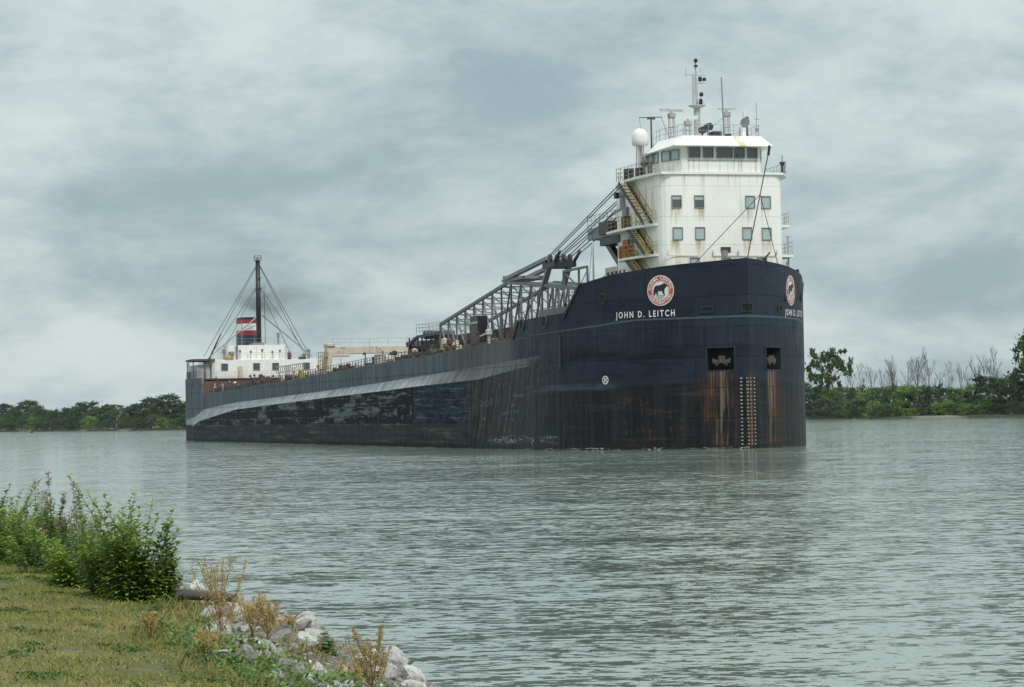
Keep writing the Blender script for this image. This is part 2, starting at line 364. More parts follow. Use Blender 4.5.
# plate seams and wet line
col = g.mix((band-4.).ab().st(.03, .012)*sa.st(s(27), s(24))*.6, col, (.11, .14, .17))
col = g.mix(seam*.5, col, (.008, .01, .014)); col = g.mix(z_.st(.45, .2)*.7, col, (.012, .016, .014))
wav = g.noise(vv, 1., 3, .5, sc3=(.9, .5, 1)); rib = g.n('ShaderNodeTexWave', wave_type='BANDS', bands_direction='X'); g.put(rib.inputs[0], vv); rib.inputs['Scale'].default_value = .34
nrm = g.bump(nmid*.6+nfine*.12+wav*1.1+S(g.nt, rib.outputs['Fac'])*.08+seam*-.4, .085)
g.out(col, (nmid*.3+.34), normal=nrm, spec=sa.st(s(45), s(20))*.12+.01); M['hull'] = m
me.materials.append(M['hull']); me.materials.append(M['rustred'])

def part(mb, name, mats, parent=SHIP, **k): return mb.build(name, mats, parent, **k)

# ---- text as mesh, wrapped onto the hull
def text_mesh(txt, size, spacing=1.0, ext=0.):
    cu = bpy.data.curves.new('t', 'FONT'); cu.body = txt; cu.size = size; cu.space_character = spacing; cu.align_x = 'CENTER'; cu.align_y = 'CENTER'; cu.offset = size*.022; cu.resolution_u = 3
    o = bpy.data.objects.new('t', cu); C.objects.link(o); bpy.context.view_layer.update()
    me = o.evaluated_get(bpy.context.evaluated_depsgraph_get()).to_mesh()
    v = [tuple(x.co) for x in me.vertices]; f = [tuple(p.vertices) for p in me.polygons]
    bpy.data.objects.remove(o, do_unlink=True); bpy.data.curves.remove(cu); return v, f
def wrap(mb, side, s0, z0, v, f, off, ang=0, cx=0, cy=0):
    ca, sa_ = cos(ang), sin(ang); out = []
    for x, y, *_ in v:
        X, Y = cx+x*ca-y*sa_, cy+x*sa_+y*ca
        out.append(hull_pt(side, max(s0-side*X, 0.001), z0+Y, off))
    mb.add(out, f)
def ring(r0, r1, n=40, k=1):
    v = []; f = []
    for i in range(n):
        for j in range(k+1):
            r = r0+(r1-r0)*j/k; v.append((r*cos(2*pi*i/n), r*sin(2*pi*i/n)))
    for i in range(n):
        for j in range(k):
            a = i*(k+1)+j; b = ((i+1)%n)*(k+1)+j; f.append((a, a+1, b+1, b))
    return v, f
BEAR = [(-.62,-.30),(-.60,-.02),(-.52,.18),(-.36,.30),(-.12,.30),(.08,.36),(.22,.40),(.30,.48),(.38,.45),(.50,.36),(.64,.30),(.66,.22),(.54,.18),(.44,.10),(.36,-.04),(.34,-.22),(.40,-.42),(.28,-.44),(.20,-.30),(.12,-.12),(-.02,-.16),(-.18,-.12),(-.22,-.26),(-.16,-.42),(-.30,-.44),(-.38,-.26),(-.44,-.30),(-.48,-.44),(-.62,-.44)]
def emblem(side, s0, z0, R=1.24):
    mb = MB(); v, f = ring(0.001, R, 40, 5); wrap(mb, side, s0, z0, v, f, .012)
    e = mb.build('bow_emblem', M['mark'], HULL); e['label'] = 'round red and white line emblem with a dark bear' + (' on the near bow' if side > 0 else ' on the far bow')
    mb = MB(); v, f = ring(R*.66, R*.94, 48, 1); wrap(mb, side, s0, z0, v, f, .02); v, f = ring(R*.60, R*.625, 48, 1); wrap(mb, side, s0, z0, v, f, .02)
    mb.mi = 1
    for txt, a0, a1, flip in (('ALGOMA CENTRAL', 172, 8, 0), ('CORPORATION', 206, 334, 1)):
        for i, ch in enumerate(txt):
            if ch == ' ': continue
            a = radians(a0+(a1-a0)*i/(len(txt)-1)); v, f = text_mesh(ch, R*.27)
            wrap(mb, side, s0, z0, v, f, .03, a-pi/2+(pi if flip else 0), R*.80*cos(a), R*.80*sin(a))
    mb.mi = 2; k = R*.86
    wrap(mb, side, s0, z0, [(x*k, y*k+.08*R) for x, y in BEAR], [tuple(range(len(BEAR)))], .026)
    for y0, w_ in ((-.36, .42), (-.45, .32), (-.53, .2)):
        wrap(mb, side, s0, z0, [(-w_*R, y0*R), (w_*R, (y0+.02)*R), (w_*R*.9, (y0+.05)*R), (-w_*R*.9, (y0+.035)*R)], [(0,1,2,3)], .026)
    mb.build('emblem_design', [M['mred'], M['mark'], M['black']], HULL)
S0 = lambda u: at_u(u)
emblem(1, S0(5.04), 12.88); emblem(-1, S0(5.6), 12.86)
for side, u0 in ((1, 6.25), (-1, 6.6)):
    mb = MB(); v, f = text_mesh('JOHN D. LEITCH', .72, 1.45)
    ws = max(x for x, *_ in v)-min(x for x, *_ in v); k = 5.75/ws
    wrap(mb, side, S0(u0), 11.0, [(x*k, y) for x, y, *_ in v], f, .02); mb.build('ship_name_lettering', M['mark'], HULL)
# thruster mark: a cross in a circle
for side in (1, -1):
    mb = MB(); v, f = ring(.27, .36, 24, 1); wrap(mb, side, S0(9.8), 5.75, v, f, .02)
    for a in (pi/4, -pi/4): wrap(mb, side, S0(9.8), 5.75, [(-.29,-.045),(.29,-.045),(.29,.045),(-.29,.045)], [(0,1,2,3)], .02, a)
    mb.build('thruster_mark', M['mark'], HULL)
# draft marks: two columns each side of the stem
for side in (1, -1):
    mb = MB()
    for i in range(19):
        z = .35+i*.292; v, f = text_mesh(str(13+i), .2, 1.0); wrap(mb, side, .16, z, v, f, .02)
        wrap(mb, side, .68, z, [(-.09,-.03),(.09,-.03),(.09,.05),(-.09,.05)], [(0,1,2,3)], .02)
    mb.build('draft_marks', M['draft'], HULL)
# anchor pockets with stockless anchors, fairleads, ports, rubbing strips
def frame_rect(side, s0, s1, z0, z1, name, m_, w=.09, off=.05):
    mb = MB()
    for a, b, c_, d_ in ((s0-w, s1+w, z0-w, z0), (s0-w, s1+w, z1, z1+w), (s0-w, s0, z0, z1), (s1, s1+w, z0, z1)):
        P = [hull_pt(side, max(p, 0), q, o) for o in (-.05, off) for p, q in ((a, c_), (b, c_), (b, d_), (a, d_))]
        mb.add(P, [(0,1,2,3),(4,5,6,7),(0,1,5,4),(1,2,6,5),(2,3,7,6),(3,0,4,7)])
    return mb.build(name, m_, HULL)
for side, ua, ub in ((1, .7, 2.15), (-1, 1.54, 3.49)):
    s0, s1 = at_u(ua), at_u(ub); zc0, zc1 = 6.3, 8.1
    fr = frame_rect(side, s0, s1, zc0, zc1, 'anchor_pocket', M['navy'], .07, .06)
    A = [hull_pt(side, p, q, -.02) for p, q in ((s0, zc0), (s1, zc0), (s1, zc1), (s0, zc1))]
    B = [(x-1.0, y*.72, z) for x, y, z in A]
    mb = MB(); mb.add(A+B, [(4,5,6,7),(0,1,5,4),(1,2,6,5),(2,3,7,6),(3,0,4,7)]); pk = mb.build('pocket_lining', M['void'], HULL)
    mb = MB(); sm = (s0+s1)/2; c0 = V3(*hull_pt(side, sm, 7.0, -.25)); t = V3(*hull_pt(side, sm+.5, 7.0, -.25))-V3(*hull_pt(side, sm-.5, 7.0, -.25)); t /= np.linalg.norm(t); zup = V3(0, 0, 1); nn = np.cross(t, zup)*side
    mb.bar(c0-zup*.1, c0+zup*.45, .5, .3); mb.bar(c0-t*.72, c0+t*.72, .26, .3)
    for q in (-1, 1): mb.bar(c0+t*.62*q, c0+t*.74*q+zup*.22, .2, .2); mb.bar(c0+t*.2*q-zup*.1, c0+t*.5*q-zup*.28, .18, .2)
    mb.build('anchor', M['anchor'], HULL)
for side, sc_, zc, hw_, hh in ((1, S0(2.05), 11.2, .42, .17), (1, .02, 11.25, .42, .28), (-1, S0(3.5), 11.3, .34, .2)):
    s0, s1 = (sc_-hw_, sc_+hw_) if sc_ > .1 else (.001, hw_)
    for sd in ((side,) if sc_ > .1 else (1, -1)):
        frame_rect(sd, s0, s1, zc-hh, zc+hh, 'fairlead', M['dark'], .08, .1)
        mb = MB(); P = [hull_pt(sd, p, q, .012) for p, q in ((s0, zc-hh), (s1, zc-hh), (s1, zc+hh), (s0, zc+hh))]; mb.add(P, [(0,1,2,3)]); mb.build('fairlead_opening', M['void'], HULL)
def round_port(side, s0, z0, rx, rz, name='mooring_port'):
    mb = MB(); v, f = ring(1, 1.3, 20, 1)
    P = [hull_pt(side, s0-side*x*rx, z0+y*rz, .07) for x, y in v]; mb.add(P, f)
    v2 = [(1.3*cos(2*pi*i/20), 1.3*sin(2*pi*i/20)) for i in range(20)]
    P = [hull_pt(side, s0-side*x*rx, z0+y*rz, o) for o in (-.02, .07) for x, y in v2]; mb.add(P, [(i, (i+1)%20, 20+(i+1)%20, 20+i) for i in range(20)])
    mb.mi = 1; v2 = [(cos(2*pi*i/20), sin(2*pi*i/20)) for i in range(20)]; mb.add([hull_pt(side, s0-side*x*rx, z0+y*rz, .03) for x, y in v2], [tuple(range(20))])
    return mb.build(name, [M['dark'], M['void']], HULL)
for sd in (1, -1):
    round_port(sd, S0(9.9 if sd > 0 else 8.5), 12.5, .3, .34); round_port(sd, S0(18.3), 10.9, .5, .42); round_port(sd, S0(23.6), 10.9, .5, .42)
round_port(-1, S0(4.5), 12.15, .2, .22); round_port(1, S0(14.5), 12.2, .12, .14, 'bow_port'); round_port(1, S0(8.0), 12.0, .13, .14, 'bow_port')
mb = MB(); a = hull_pt(1, S0(9.9), 12.5, .12); mb.tube([a, L(26, 11.5, 12.0), L(33, 8.0, 10.2)], .035, 5); part(mb, 'mooring_line', M['cable'])
for u in (15.5,):
    mb = MB(); P = [hull_pt(1, S0(u)+q, z, o) for z in (6.8, 9.7) for q, o in ((-.12, 0), (-.12, .12), (.12, .12), (.12, 0))]
    mb.add(P, [(0,1,5,4),(1,2,6,5),(2,3,7,6),(4,5,6,7)]); mb.build('rubbing_strip', M['dark'], HULL)
for sd in (1, -1):   # slanting edge plates of the two bulwark breaks
    for (ua, za), (ub, zb) in (((12.5, 13.85), (14.95, 11.0)), ((24.7, 11.28), (26.35, 9.75))):
        mb = MB(); mb.bar(hull_pt(sd, S0(ua), za, .03), hull_pt(sd, S0(ub), zb, .03), .16, .22)
        part(mb, 'bulwark_edge', M['black'], HULL)
# stern ports
mb = MB()
for i in range(6): 
    for z in (8.6,):
        P = [hull_pt(1, S0(196+i*2.6)+q*.2, z+h*.28, .02) for q, h in ((-1,-1),(1,-1),(1,1),(-1,1))]; mb.add(P, [(0,1,2,3)])
part(mb, 'stern_scuttles', M['void'], HULL)

# ---- railing helper (one mesh per run)
def rail(pts, h=1.05, step=1.5, r=.035, nr=3, mb=None):
    mb = mb or MB(); pts = [V3(*p) for p in pts]
    for a, b in zip(pts[:-1], pts[1:]):
        Ld = np.linalg.norm(b-a); n = max(1, int(round(Ld/step)))
        for i in range(n+1): p = a+(b-a)*i/n; mb.bar(p, p+V3(0, 0, h), r*1.5, r*1.5)
        for k in range(nr): q = V3(0, 0, h*(k+1)/nr); mb.bar(a+q, b+q, r*1.3, r*1.3)
    return mb

# ---- pilothouse
def rounded(pts, r, k=5):
    """round the listed corners of a polygon given as (x, y, round?)"""
    out = []; n = len(pts)
    for i in range(n):
        p = V3(*pts[i][:2]); rr = pts[i][2]*r
        if rr <= 0: out.append(tuple(p)); continue
        a = V3(*pts[i-1][:2])-p; b = V3(*pts[(i+1)%n][:2])-p; a /= np.linalg.norm(a); b /= np.linalg.norm(b)
        for j in range(k+1):
            t = j/k; out.append(tuple((1-t)**2*(p+a*rr)+2*t*(1-t)*p+t*t*(p+b*rr)))
    return out
m, g = mat('pilothouse_white_paint'); c = g.coord(); X, Y, Z = g.sep(c)
n1 = g.noise(c, .7, 5, .6); ns = g.noise(c, 1., 5, .62, sc3=(3.2, 3.2, .22)); nf = g.noise(c, 8, 4, .6)
col = g.mix(n1.st(.45, .75)*.22, (.80, .81, .77), (.62, .63, .58)); col = g.mix(ns.st(.52, .72)*.45, col, (.56, .53, .43)); col = g.mix(Z.st(21.2, 22.3)*ns.st(.5, .64)*.5, col, (.45, .38, .25))
stain = None
for w_ in (4.04, 2.05, -2.3, -3.87):
    for zt_ in (19.6, 17.0):
        k = (Y+w_).ab().st(.62, .3)*Z.st(zt_+.05, zt_-.05)*Z.st(zt_-1.5, zt_-.1); stain = k if stain is None else stain+k
side_st = X.st(-6.2, -8)*(Z.box(16.2, 18.2, .3)+Z.box(19.4, 21.6, .3))*.6
col = g.mix((stain*ns.st(.40, .6)).mn(1.)*.75, col, (.40, .27, .11)); col = g.mix(side_st*ns.st(.5, .62), col, (.40, .27, .12))
col = g.mix(Z.st(15.9, 14.6)*ns.st(.42, .6)*.6, col, (.5, .36, .2))
seams = ((Z-18.9).ab().st(.035, .015)+(Z-21.4).ab().st(.035, .015)+(Z-16.6).ab().st(.035, .015)).mn(1.)
yy = (Y*.45)._m('FRACT'); seams = seams+(yy-.5).ab().st(.47, .5)*.0
col = g.mix(seams*.4, col, (.36, .35, .32))
g.out(col, .42, normal=g.bump(n1*.5+nf*.08-seams*.3, .02)); M['house'] = m

H0 = MB()
plan = rounded([(-5.1,-5.35,1),(-17,-5.1,0),(-17,5.3,0),(-5.1,5.5,.8)], 1.4)
H0.prism(plan, 13.2, 22.36); HOUSE = part(H0, 'pilothouse', M['house'], smooth=False)
def rustlip(o): return o
def slab(poly, z0, z1, name='balcony_slab', m_='white', parent=SHIP): mb = MB(); mb.prism(poly, z0, z1); return part(mb, name, M[m_], parent)
# bridge deck with wings (starboard w>0 is y<0)
wing = rounded([(-4.95,-5.3,0),(-6.2,-5.6,1),(-9,-5.95,1),(-12.6,-5.95,.6),(-14,-5.2,0),(-17.2,-5.1,0),(-17.2,5.1,0),(-13,7.2,.4),(-8.5,7.0,1),(-6,6.0,1),(-4.95,5.3,0)], .8, 3)
slab(wing, 22.36, 22.56, 'bridge_deck')
def win(uvw, n, wd, ht, name='window', parent=HOUSE, glass='glass', rot=0, blind=0.):
    """window on a vertical wall; centre (u,w,z), outward normal angle in local xy"""
    cx, cy, cz = L(*uvw); t = V3(-sin(n), cos(n), 0); nv = V3(cos(n), sin(n), 0); c_ = V3(cx, cy, cz)
    mb = MB(); P = lambda a, b, o: c_+t*a+V3(0, 0, b)+nv*o
    a, b, fr = wd/2, ht/2, .055
    for x0, x1, y0, y1 in ((-a-fr, a+fr, b, b+fr), (-a-fr, a+fr, -b-fr, -b), (-a-fr, -a, -b, b), (a, a+fr, -b, b)):
        vs = [P(p, q, o) for o in (-.05, .09) for p, q in ((x0, y0), (x1, y0), (x1, y1), (x0, y1))]
        mb.add(vs, [(3,2,1,0),(4,5,6,7),(0,1,5,4),(1,2,6,5),(2,3,7,6),(3,0,4,7)])
    mb.mi = 1; mb.add([P(p, q, .012) for p, q in ((-a, -b), (a, -b), (a, b), (-a, b))], [(0,1,2,3)])
    if blind: mb.mi = 2; mb.add([P(p, q, .02) for p, q in ((-a, b-ht*blind), (a, b-ht*blind), (a, b), (-a, b))], [(0,1,2,3)])
    return part(mb, name, [M['grey'], M[glass], M['lightgrey']], parent)
FU = 5.1
for w_, z, gl, bl in ((4.0, 20.12, 'glass', .3), (2.05, 20.13, 'glass', .35), (-2.41, 20.12, 'blind', 0), (-3.8, 20.1, 'blind', 0), (3.95, 17.52, 'blind', 0), (2.02, 17.54, 'blind', 0), (-2.09, 17.53, 'blind', .2), (-3.8, 17.5, 'blind', 0)):
    win((FU, w_, z), 0, .74, .92, glass=gl, blind=bl)
for w_ in (2.54, -.2, -3.3): win((FU, w_, 15.25), 0, .72, .5, glass='blind')
mb = MB(); mb.box(L(5.1, .25, 16.0), L(5.02, -.6, 16.42))
for i in range(4): mb.box(L(5.05, .22, 16.05+i*.1), L(5.0, -.57, 16.09+i*.1))
part(mb, 'wall_vent', M['brown'], HOUSE)
mb = MB()
for w_ in (1.0, -1.2, -4.6, 4.9): mb.box(L(5.1, w_, 15.75), L(4.95, w_-.06, 15.95)); mb.tube([L(4.98, w_-.03, 15.95), L(4.98, w_-.03, 16.15)], .04, 5)
mb.bar(L(5.02, 1.0, 15.7), L(5.02, -4.6, 15.68), .05, .05); mb.bar(L(5.02, 4.9, 15.72), L(5.02, 2.2, 15.7), .05, .05)
part(mb, 'wall_pipe', M['cream'], HOUSE)
# wheelhouse
wp = [(-5.2, -3.45), (-7.6, -4.4), (-12.8, -4.4), (-12.8, 4.4), (-7.6, 4.4), (-5.2, 3.45)]
mb = MB(); mb.prism(wp, 22.56, 24.7); WH = part(mb, 'wheelhouse', M['house'])
for w_, wd in ((2.33, .88), (1.14, .80), (-.28, 1.28), (-1.6, .82), (-2.72, .78)): win((5.2, w_, 24.15), 0, wd, .74, 'window', WH, 'glass')
for sd in (1, -1):
    nang = atan2(sd*2.4, .95)*-1
    for k_ in (.3, .74): win((5.2+2.4*k_, sd*(3.45+.95*k_), 24.0), nang, .95, .74, 'window', WH, 'blind')
    for u in (8.6, 10.0, 11.4): win((u, sd*4.4, 24.0), -sd*pi/2, 1.0, .74, 'window', WH, 'blind')
mb = MB(); mb.box(L(5.2, 2.9, 23.55), L(5.08, -3.2, 23.6)); part(mb, 'sill_ledge', M['lightgrey'], WH)
lo = [(-4.3, -4.35), (-9.8, -4.85), (-12.2, -4.2), (-12.2, 4.2), (-9.8, 4.85), (-4.3, 4.2)]; hi = [(-4.85, -3.4), (-9.4, -3.9), (-11.8, -3.6), (-11.8, 3.6), (-9.4, 3.9), (-4.85, 3.4)]
m, g = mat('visor_white_paint'); c = g.coord(); X, Y, Z = g.sep(c); ns = g.noise(c, 1., 5, .6, sc3=(2, 3, .4)); n1 = g.noise(c, 1, 4)
col = g.mix(n1.st(.4, .7)*.15, (.82, .83, .80), (.65, .66, .62)); col = g.mix((Y-1.42+(Z-25.)*.5).ab().st(.5, .1)*ns.st(.35, .55)*.8, col, (.5, .36, .14))
g.out(col, .4); M['visor'] = m
mb = MB(); mb.prism(lo, [24.68, 24.5, 24.45, 24.45, 24.5, 24.68], [25.5, 25.5, 25.5, 25.5, 25.5, 25.5], hi); mb.prism([(x*1.0, y*1.0) for x, y in lo], [24.62, 24.44, 24.39, 24.39, 24.44, 24.62], [24.679, 24.499, 24.449, 24.449, 24.499, 24.679])
ROOF = part(mb, 'roof_visor', M['visor'])
# roof rail
mb = rail([L(5.1, 3.3, 25.5), L(5.1, -3.3, 25.5), L(9.4, -3.8, 25.5), L(11.7, -3.5, 25.5)], .95, 1.1, .022, 2); rail([L(5.1, 3.3, 25.5), L(9.4, 3.8, 25.5), L(11.7, 3.5, 25.5)], .95, 1.1, .022, 2, mb); part(mb, 'roof_railing', M['rail'])
# bridge wing rails
mb = rail([L(5.9, 5.45, 22.56), L(8, 5.75, 22.56), L(10.5, 5.9, 22.56), L(12.5, 5.85, 22.56), L(14, 6.1, 22.56), L(14.5, 5.2, 22.56)], 1.05, .9, .026, 3); part(mb, 'wing_railing', M['rail'])
mb = rail([L(6, -6, 22.56), L(8.5, -6.9, 22.56), L(13, -7.1, 22.56)], 1.05, 1., .026, 3); part(mb, 'wing_railing', M['rail'])
mb = MB(); mb.box(L(12.0, 5.8, 22.56), L(13.0, 5.2, 23.5)); mb.box(L(9.3, 5.8, 22.56), L(10.1, 5.4, 23.3)); part(mb, 'deck_locker', M['dark'], bevel=.04)
mb = MB(); mb.lathe(L(9., 5.4, 22.56), [(.18, 0), (.12, .1), (.1, .8), (.25, .95), (.25, 1.15), (.1, 1.3)], 10); mb.lathe(L(8.3, 5.1, 22.56), [(.2, 0), (.2, 1.1)], 8); part(mb, 'wing_console', M['brown'])
mb = MB(); mb.lathe(L(8.2, -6.6, 22.56), [(.28, 0), (.28, .35), (.1, .4), (.1, .9), (.22, 1.), (.22, 1.2)], 10); mb.bar(L(8.2, -6.6, 23.7), L(8.2, -6.6, 24.3), .05); part(mb, 'wing_console', M['dark'])

# balconies with rails down both sides
def balcony(sd, z, pts, label=None, mrail='yellow', thick=.2):
    poly = [(-u, -sd*w) for u, w in pts]; mb = MB(); mb.prism(poly, z-thick, z); o = part(mb, 'balcony', M['white'])
    rp = [L(u, sd*w*.985, z) for u, w in pts[1:-1]]; r_ = part(rail(rp, 1.05, 1.0, .026, 3), 'balcony_railing', M[mrail], o); return o
balcony(1, 18.45, [(5.9,5.1),(6.3,5.5),(8.5,6.05),(11,6.3),(14,6.4),(16.4,6.3),(17.6,5.9),(17.8,4.8)])
balcony(1, 15.95, [(5.9,5.1),(6.3,5.5),(8.5,6.05),(11,6.3),(13,6.35),(14.2,6.0),(14.6,4.9)], mrail='yellow')
balcony(-1, 18.35, [(6.4,5.1),(6.6,6.5),(8.5,6.9),(14,6.9),(16,5.0)], mrail='rail')
balcony(-1, 15.85, [(6.0,5.1),(6.2,6.6),(8.5,6.9),(14,6.9),(16,5.0)], mrail='rail')
# stairs on the starboard side of the pilothouse
def stair(p, q, w=.75, n=12, name='stair'):
    mb = MB(); p, q = V3(*p), V3(*q); sidev = V3(0, 1, 0)
    for k in (-1, 1): mb.bar(p+sidev*k*w/2, q+sidev*k*w/2, .07, .3)
    mb.mi = 1
    for i in range(1, n): c_ = p+(q-p)*i/n; mb.box((c_[0]-.14, c_[1]-w/2+.03, c_[2]-.03), (c_[0]+.14, c_[1]+w/2-.03, c_[2]+.06))
    for k in (-1, 1):
        a, b = p+sidev*k*w/2+V3(0, 0, .9), q+sidev*k*w/2+V3(0, 0, .9); mb.bar(a, b, .05, .05); mb.bar(a-V3(0,0,.45), b-V3(0,0,.45), .035, .035)
        for i in range(5): c_ = p+(q-p)*i/4+sidev*k*w/2; mb.bar(c_, c_+V3(0, 0, .9), .04, .04)
    return part(mb, name, [M['dark'], M['yellow']])
stair(L(13.4, 5.75, 22.4), L(7.4, 5.7, 18.5)); stair(L(11.4, 5.75, 18.3), L(7.3, 5.7, 16.0)); stair(L(12, 5.75, 15.8), L(8.4, 5.7, 14.0), n=9)
# recessed doors and rusty clutter behind the stairs
mb = MB(); mb.box(L(13.6, 5.45, 18.5), L(14.6, 5.2, 20.4)); mb.box(L(12.4, 5.4, 16.0), L(13.3, 5.2, 17.9)); part(mb, 'side_door', M['grey'], HOUSE)
mb = MB(); mb.lathe(L(13.2, 5.9, 15.97), [(.35, 0), (.4, .2), (.4, .9), (.3, 1.05)], 14); mb.box(L(12.2, 6.1, 15.97), L(13.0, 5.7, 16.7)); mb.box(L(12.9, 5.6, 15.97), L(14.2, 5.2, 17.6)); mb.lathe(L(11.4, 5.9, 15.97), [(.25, 0), (.25, .8), (.2, 1)], 10)
part(mb, 'winch_gear', M['orange'])
mb = MB(); mb.box(L(13.2, 5.7, 18.47), L(14.2, 5.2, 19.6)); part(mb, 'stair_locker', M['brown'], bevel=.03)
mb = MB(); mb.box(L(14.6, 5.3, 20.3), L(15.6, 4.9, 22.0)); part(mb, 'cable_guard', M['grey'])
mb = MB(); mb.box(L(17.1, 5.0, 13.4), L(21.5, -5.0, 15.0)); mb.prism([(-17.1,-4.6),(-22,-4.6),(-22,4.6),(-17.1,4.6)], 13.0, 15.7); part(mb, 'rear_winch_house', M['cream'])
mb = MB()
for i in range(5): mb.box(L(15+i*1.1, 5.15, 14.2), L(15.5+i*1.1, 5.08, 15.2))
part(mb, 'deckhouse_door', M['brown'])
for w_, z, u in ((6.0, 21.2, 14.6),):
    mb = MB(); mb.box(L(u, w_, z), L(u+.5, w_-.35*(1 if w_ > 0 else -1), z+.5)); mb.bar(L(u+.2, w_, z+.2), L(u+.2, w_*.86, z+.2), .06); part(mb, 'flood_light', M['black'])
# boom tower column and sheave arms behind the pilothouse
mb = MB()
for w_ in (3.4, -3.4): mb.bar(L(17.8, w_, 13.5), L(17.4, w_, 22.8), .7, .8)
mb.bar(L(17.6, 3.6, 22.4), L(17.6, -3.6, 22.4), .6, .6); mb.bar(L(17.6, 4.6, 20.5), L(17.6, -3.6, 20.5), .45, .45); part(mb, 'boom_tower', M['lightgrey'])
mb = MB(); mb.box(L(24.5, 4.0, 18.6), L(28.6, 2.4, 19.6)); mb.box(L(19.2, 4.0, 18.6), L(24.5, -3.0, 19.0)); part(mb, 'service_platform', M['grey'])
mb = rail([L(19.4, 4.0, 19.6), L(28.5, 4.0, 19.6), L(28.5, -.5, 19.6)], 1.1, 1.2, .026, 3); part(mb, 'platform_railing', M['rail'])
mb = MB(); mb.box(L(19.6, 5.0, 18.6), L(22.4, 3.4, 19.7)); mb.bar(L(25, 3.6, 18.7), L(17.5, 4.6, 15.8), .5, .6); mb.box(L(16.2, 5.2, 17.6), L(21.5, -3, 18.25)); part(mb, 'platform_bracket', M['dark'])
# flag pole aft of pilothouse
mb = MB(); mb.tube([L(20.2, 6.3, 12.7), L(20.2, 6.3, 18.0)], .08, 8, .06); part(mb, 'forward_post', M['white'])

# ---- masts, scanners, aerials on the roof
mb = MB(); mb.tube([L(10.6, 0, 25.5), L(10.6, 0, 28.5)], .3, 14, .27); mb.lathe(L(10.6, 0, 28.45), [(.3, 0), (.72, .18), (.72, .25)], 16)
mb.bar(L(10.6, .28, 28.7), L(10.6, .25, 31.3), .14, .14); mb.bar(L(10.6, -.02, 28.7), L(10.6, .02, 31.6), .14, .14)
for i in range(7): mb.bar(L(10.6, .28, 28.9+i*.35), L(10.6, 0, 28.9+i*.35), .05, .05)
mb.tube([L(10.6, .05, 31.2), L(10.6, .05, 32.4)], .07, 6, .05); mb.bar(L(10.6, 1.05, 31.25), L(10.6, -.85, 31.25), .07, .07); mb.bar(L(10.6, .92, 31.0), L(10.6, .92, 31.8), .05, .05); mb.bar(L(10.6, -.1, 30.55), L(10.6, -.7, 30.6), .16, .06)
mb.bar(L(10.6, -.05, 29.9), L(10.6, -.75, 28.75), .03, .03); mb.bar(L(10.6, -.75, 28.75), L(10.6, -.75, 28.6), .05); mb.bar(L(10.6, 0, 29.0), L(10.6, -.5, 29.0), .4, .05); mb.bar(L(10.6, -.2, 31.5), L(10.6, -.4, 31.6), .03, .03); mb.bar(L(10.6, -.4, 31.5), L(10.6, -.4, 31.85), .03, .03)
MAST = part(mb, 'signal_mast', M['lightgrey'])
mb = MB()
for w_, z, h in ((-.32, 28.75, .5), (-.4, 29.45, .34), (0.05, 32.3, .32), (0.05, 31.9, .2), (-.3, 30.7, .42), (-.68, 30.75, .28)): mb.lathe(L(10.5, w_, z), [(.1, 0), (.16, .03), (.16, h*.8), (.1, h)], 10)
part(mb, 'mast_lamps', M['black'], MAST)
def radar(u, w, z0, z1, ln, ang, wid=.2, m_='lightgrey'):
    mb = MB(); b = L(u, w, z0)
    for q in ((.22, .22), (-.22, .22), (.22, -.22), (-.22, -.22)): mb.bar((b[0]+q[0], b[1]+q[1], z0), (b[0]+q[0]*.8, b[1]+q[1]*.8, z1-.55), .055)
    for k in range(3): z = z0+.3+(z1-z0-.9)*k/2; mb.box((b[0]-.24, b[1]-.24, z), (b[0]+.24, b[1]+.24, z+.03))
    mb.box((b[0]-.2, b[1]-.28, z1-.55), (b[0]+.28, b[1]+.28, z1-.2)); mb.tube([(b[0], b[1], z1-.2), (b[0], b[1], z1)], .1, 8)
    o = part(mb, 'radar_stand', M['rail']); mb = MB(); c_ = V3(b[0], b[1], z1+.06); t = V3(cos(ang), sin(ang), 0)*ln/2; mb.bar(c_-t, c_+t, .14, wid); part(mb, 'scanner_bar', M[m_], o)
radar(8.6, 3.0, 25.5, 27.95, 2.1, pi/2*1.1); radar(7.6, 1.95, 25.5, 27.2, 1.7, .9, .3, 'white'); radar(9.2, -2.1, 25.5, 28.2, 1.5, pi/2*.95, .12)
mb = MB(); p = L(11, 4.97, 22.56)
for q in ((.3, .3), (-.3, .3), (.3, -.3), (-.3, -.3)): mb.bar((p[0]+q[0], p[1]+q[1], 22.56), (p[0]+q[0]*.7, p[1]+q[1]*.7, 25.3), .07)
mb.bar((p[0], p[1], 22.6), (p[0], p[1], 25.3), .12); o = part(mb, 'dome_stand', M['rail'])
mb = MB(); mb.lathe((p[0], p[1], 25.25), [(.45, 0), (.66, .08), (.7, .5), (.69, .85), (.6, 1.15), (.42, 1.36), (.2, 1.46), (.02, 1.49)], 24); part(mb, 'satellite_dome', M['white'], smooth=True)
mb = MB(); mb.tube([L(11, 3.95, 22.56), L(11, 3.95, 27.6)], .1, 8, .07); mb.bar(L(11, 5.0, 27.65), L(11, 3.0, 27.72), .07, .07); mb.prism([(-11.05,-4.3),(-11.05,-3.6),(-10.95,-3.6),(-10.95,-4.3)], 27.5, 27.68); mb.tube([L(11, 5.0, 27.6), L(11, 4.8, 26.4), L(11, 4.3, 25.6)], .015, 4); mb.tube([L(11, 3.05, 27.7), L(11, 2.2, 25.6)], .02, 4); part(mb, 'aerial_mast', M['brown'])
mb = MB(); mb.tube([L(7.5, -1.2, 25.5), L(7.5, -1.05, 30.7)], .07, 6, .05); mb.tube([L(7.5, -1.1, 27.3), L(9, .5, 25.8)], .015, 4); part(mb, 'whip_aerial', M['grey'])
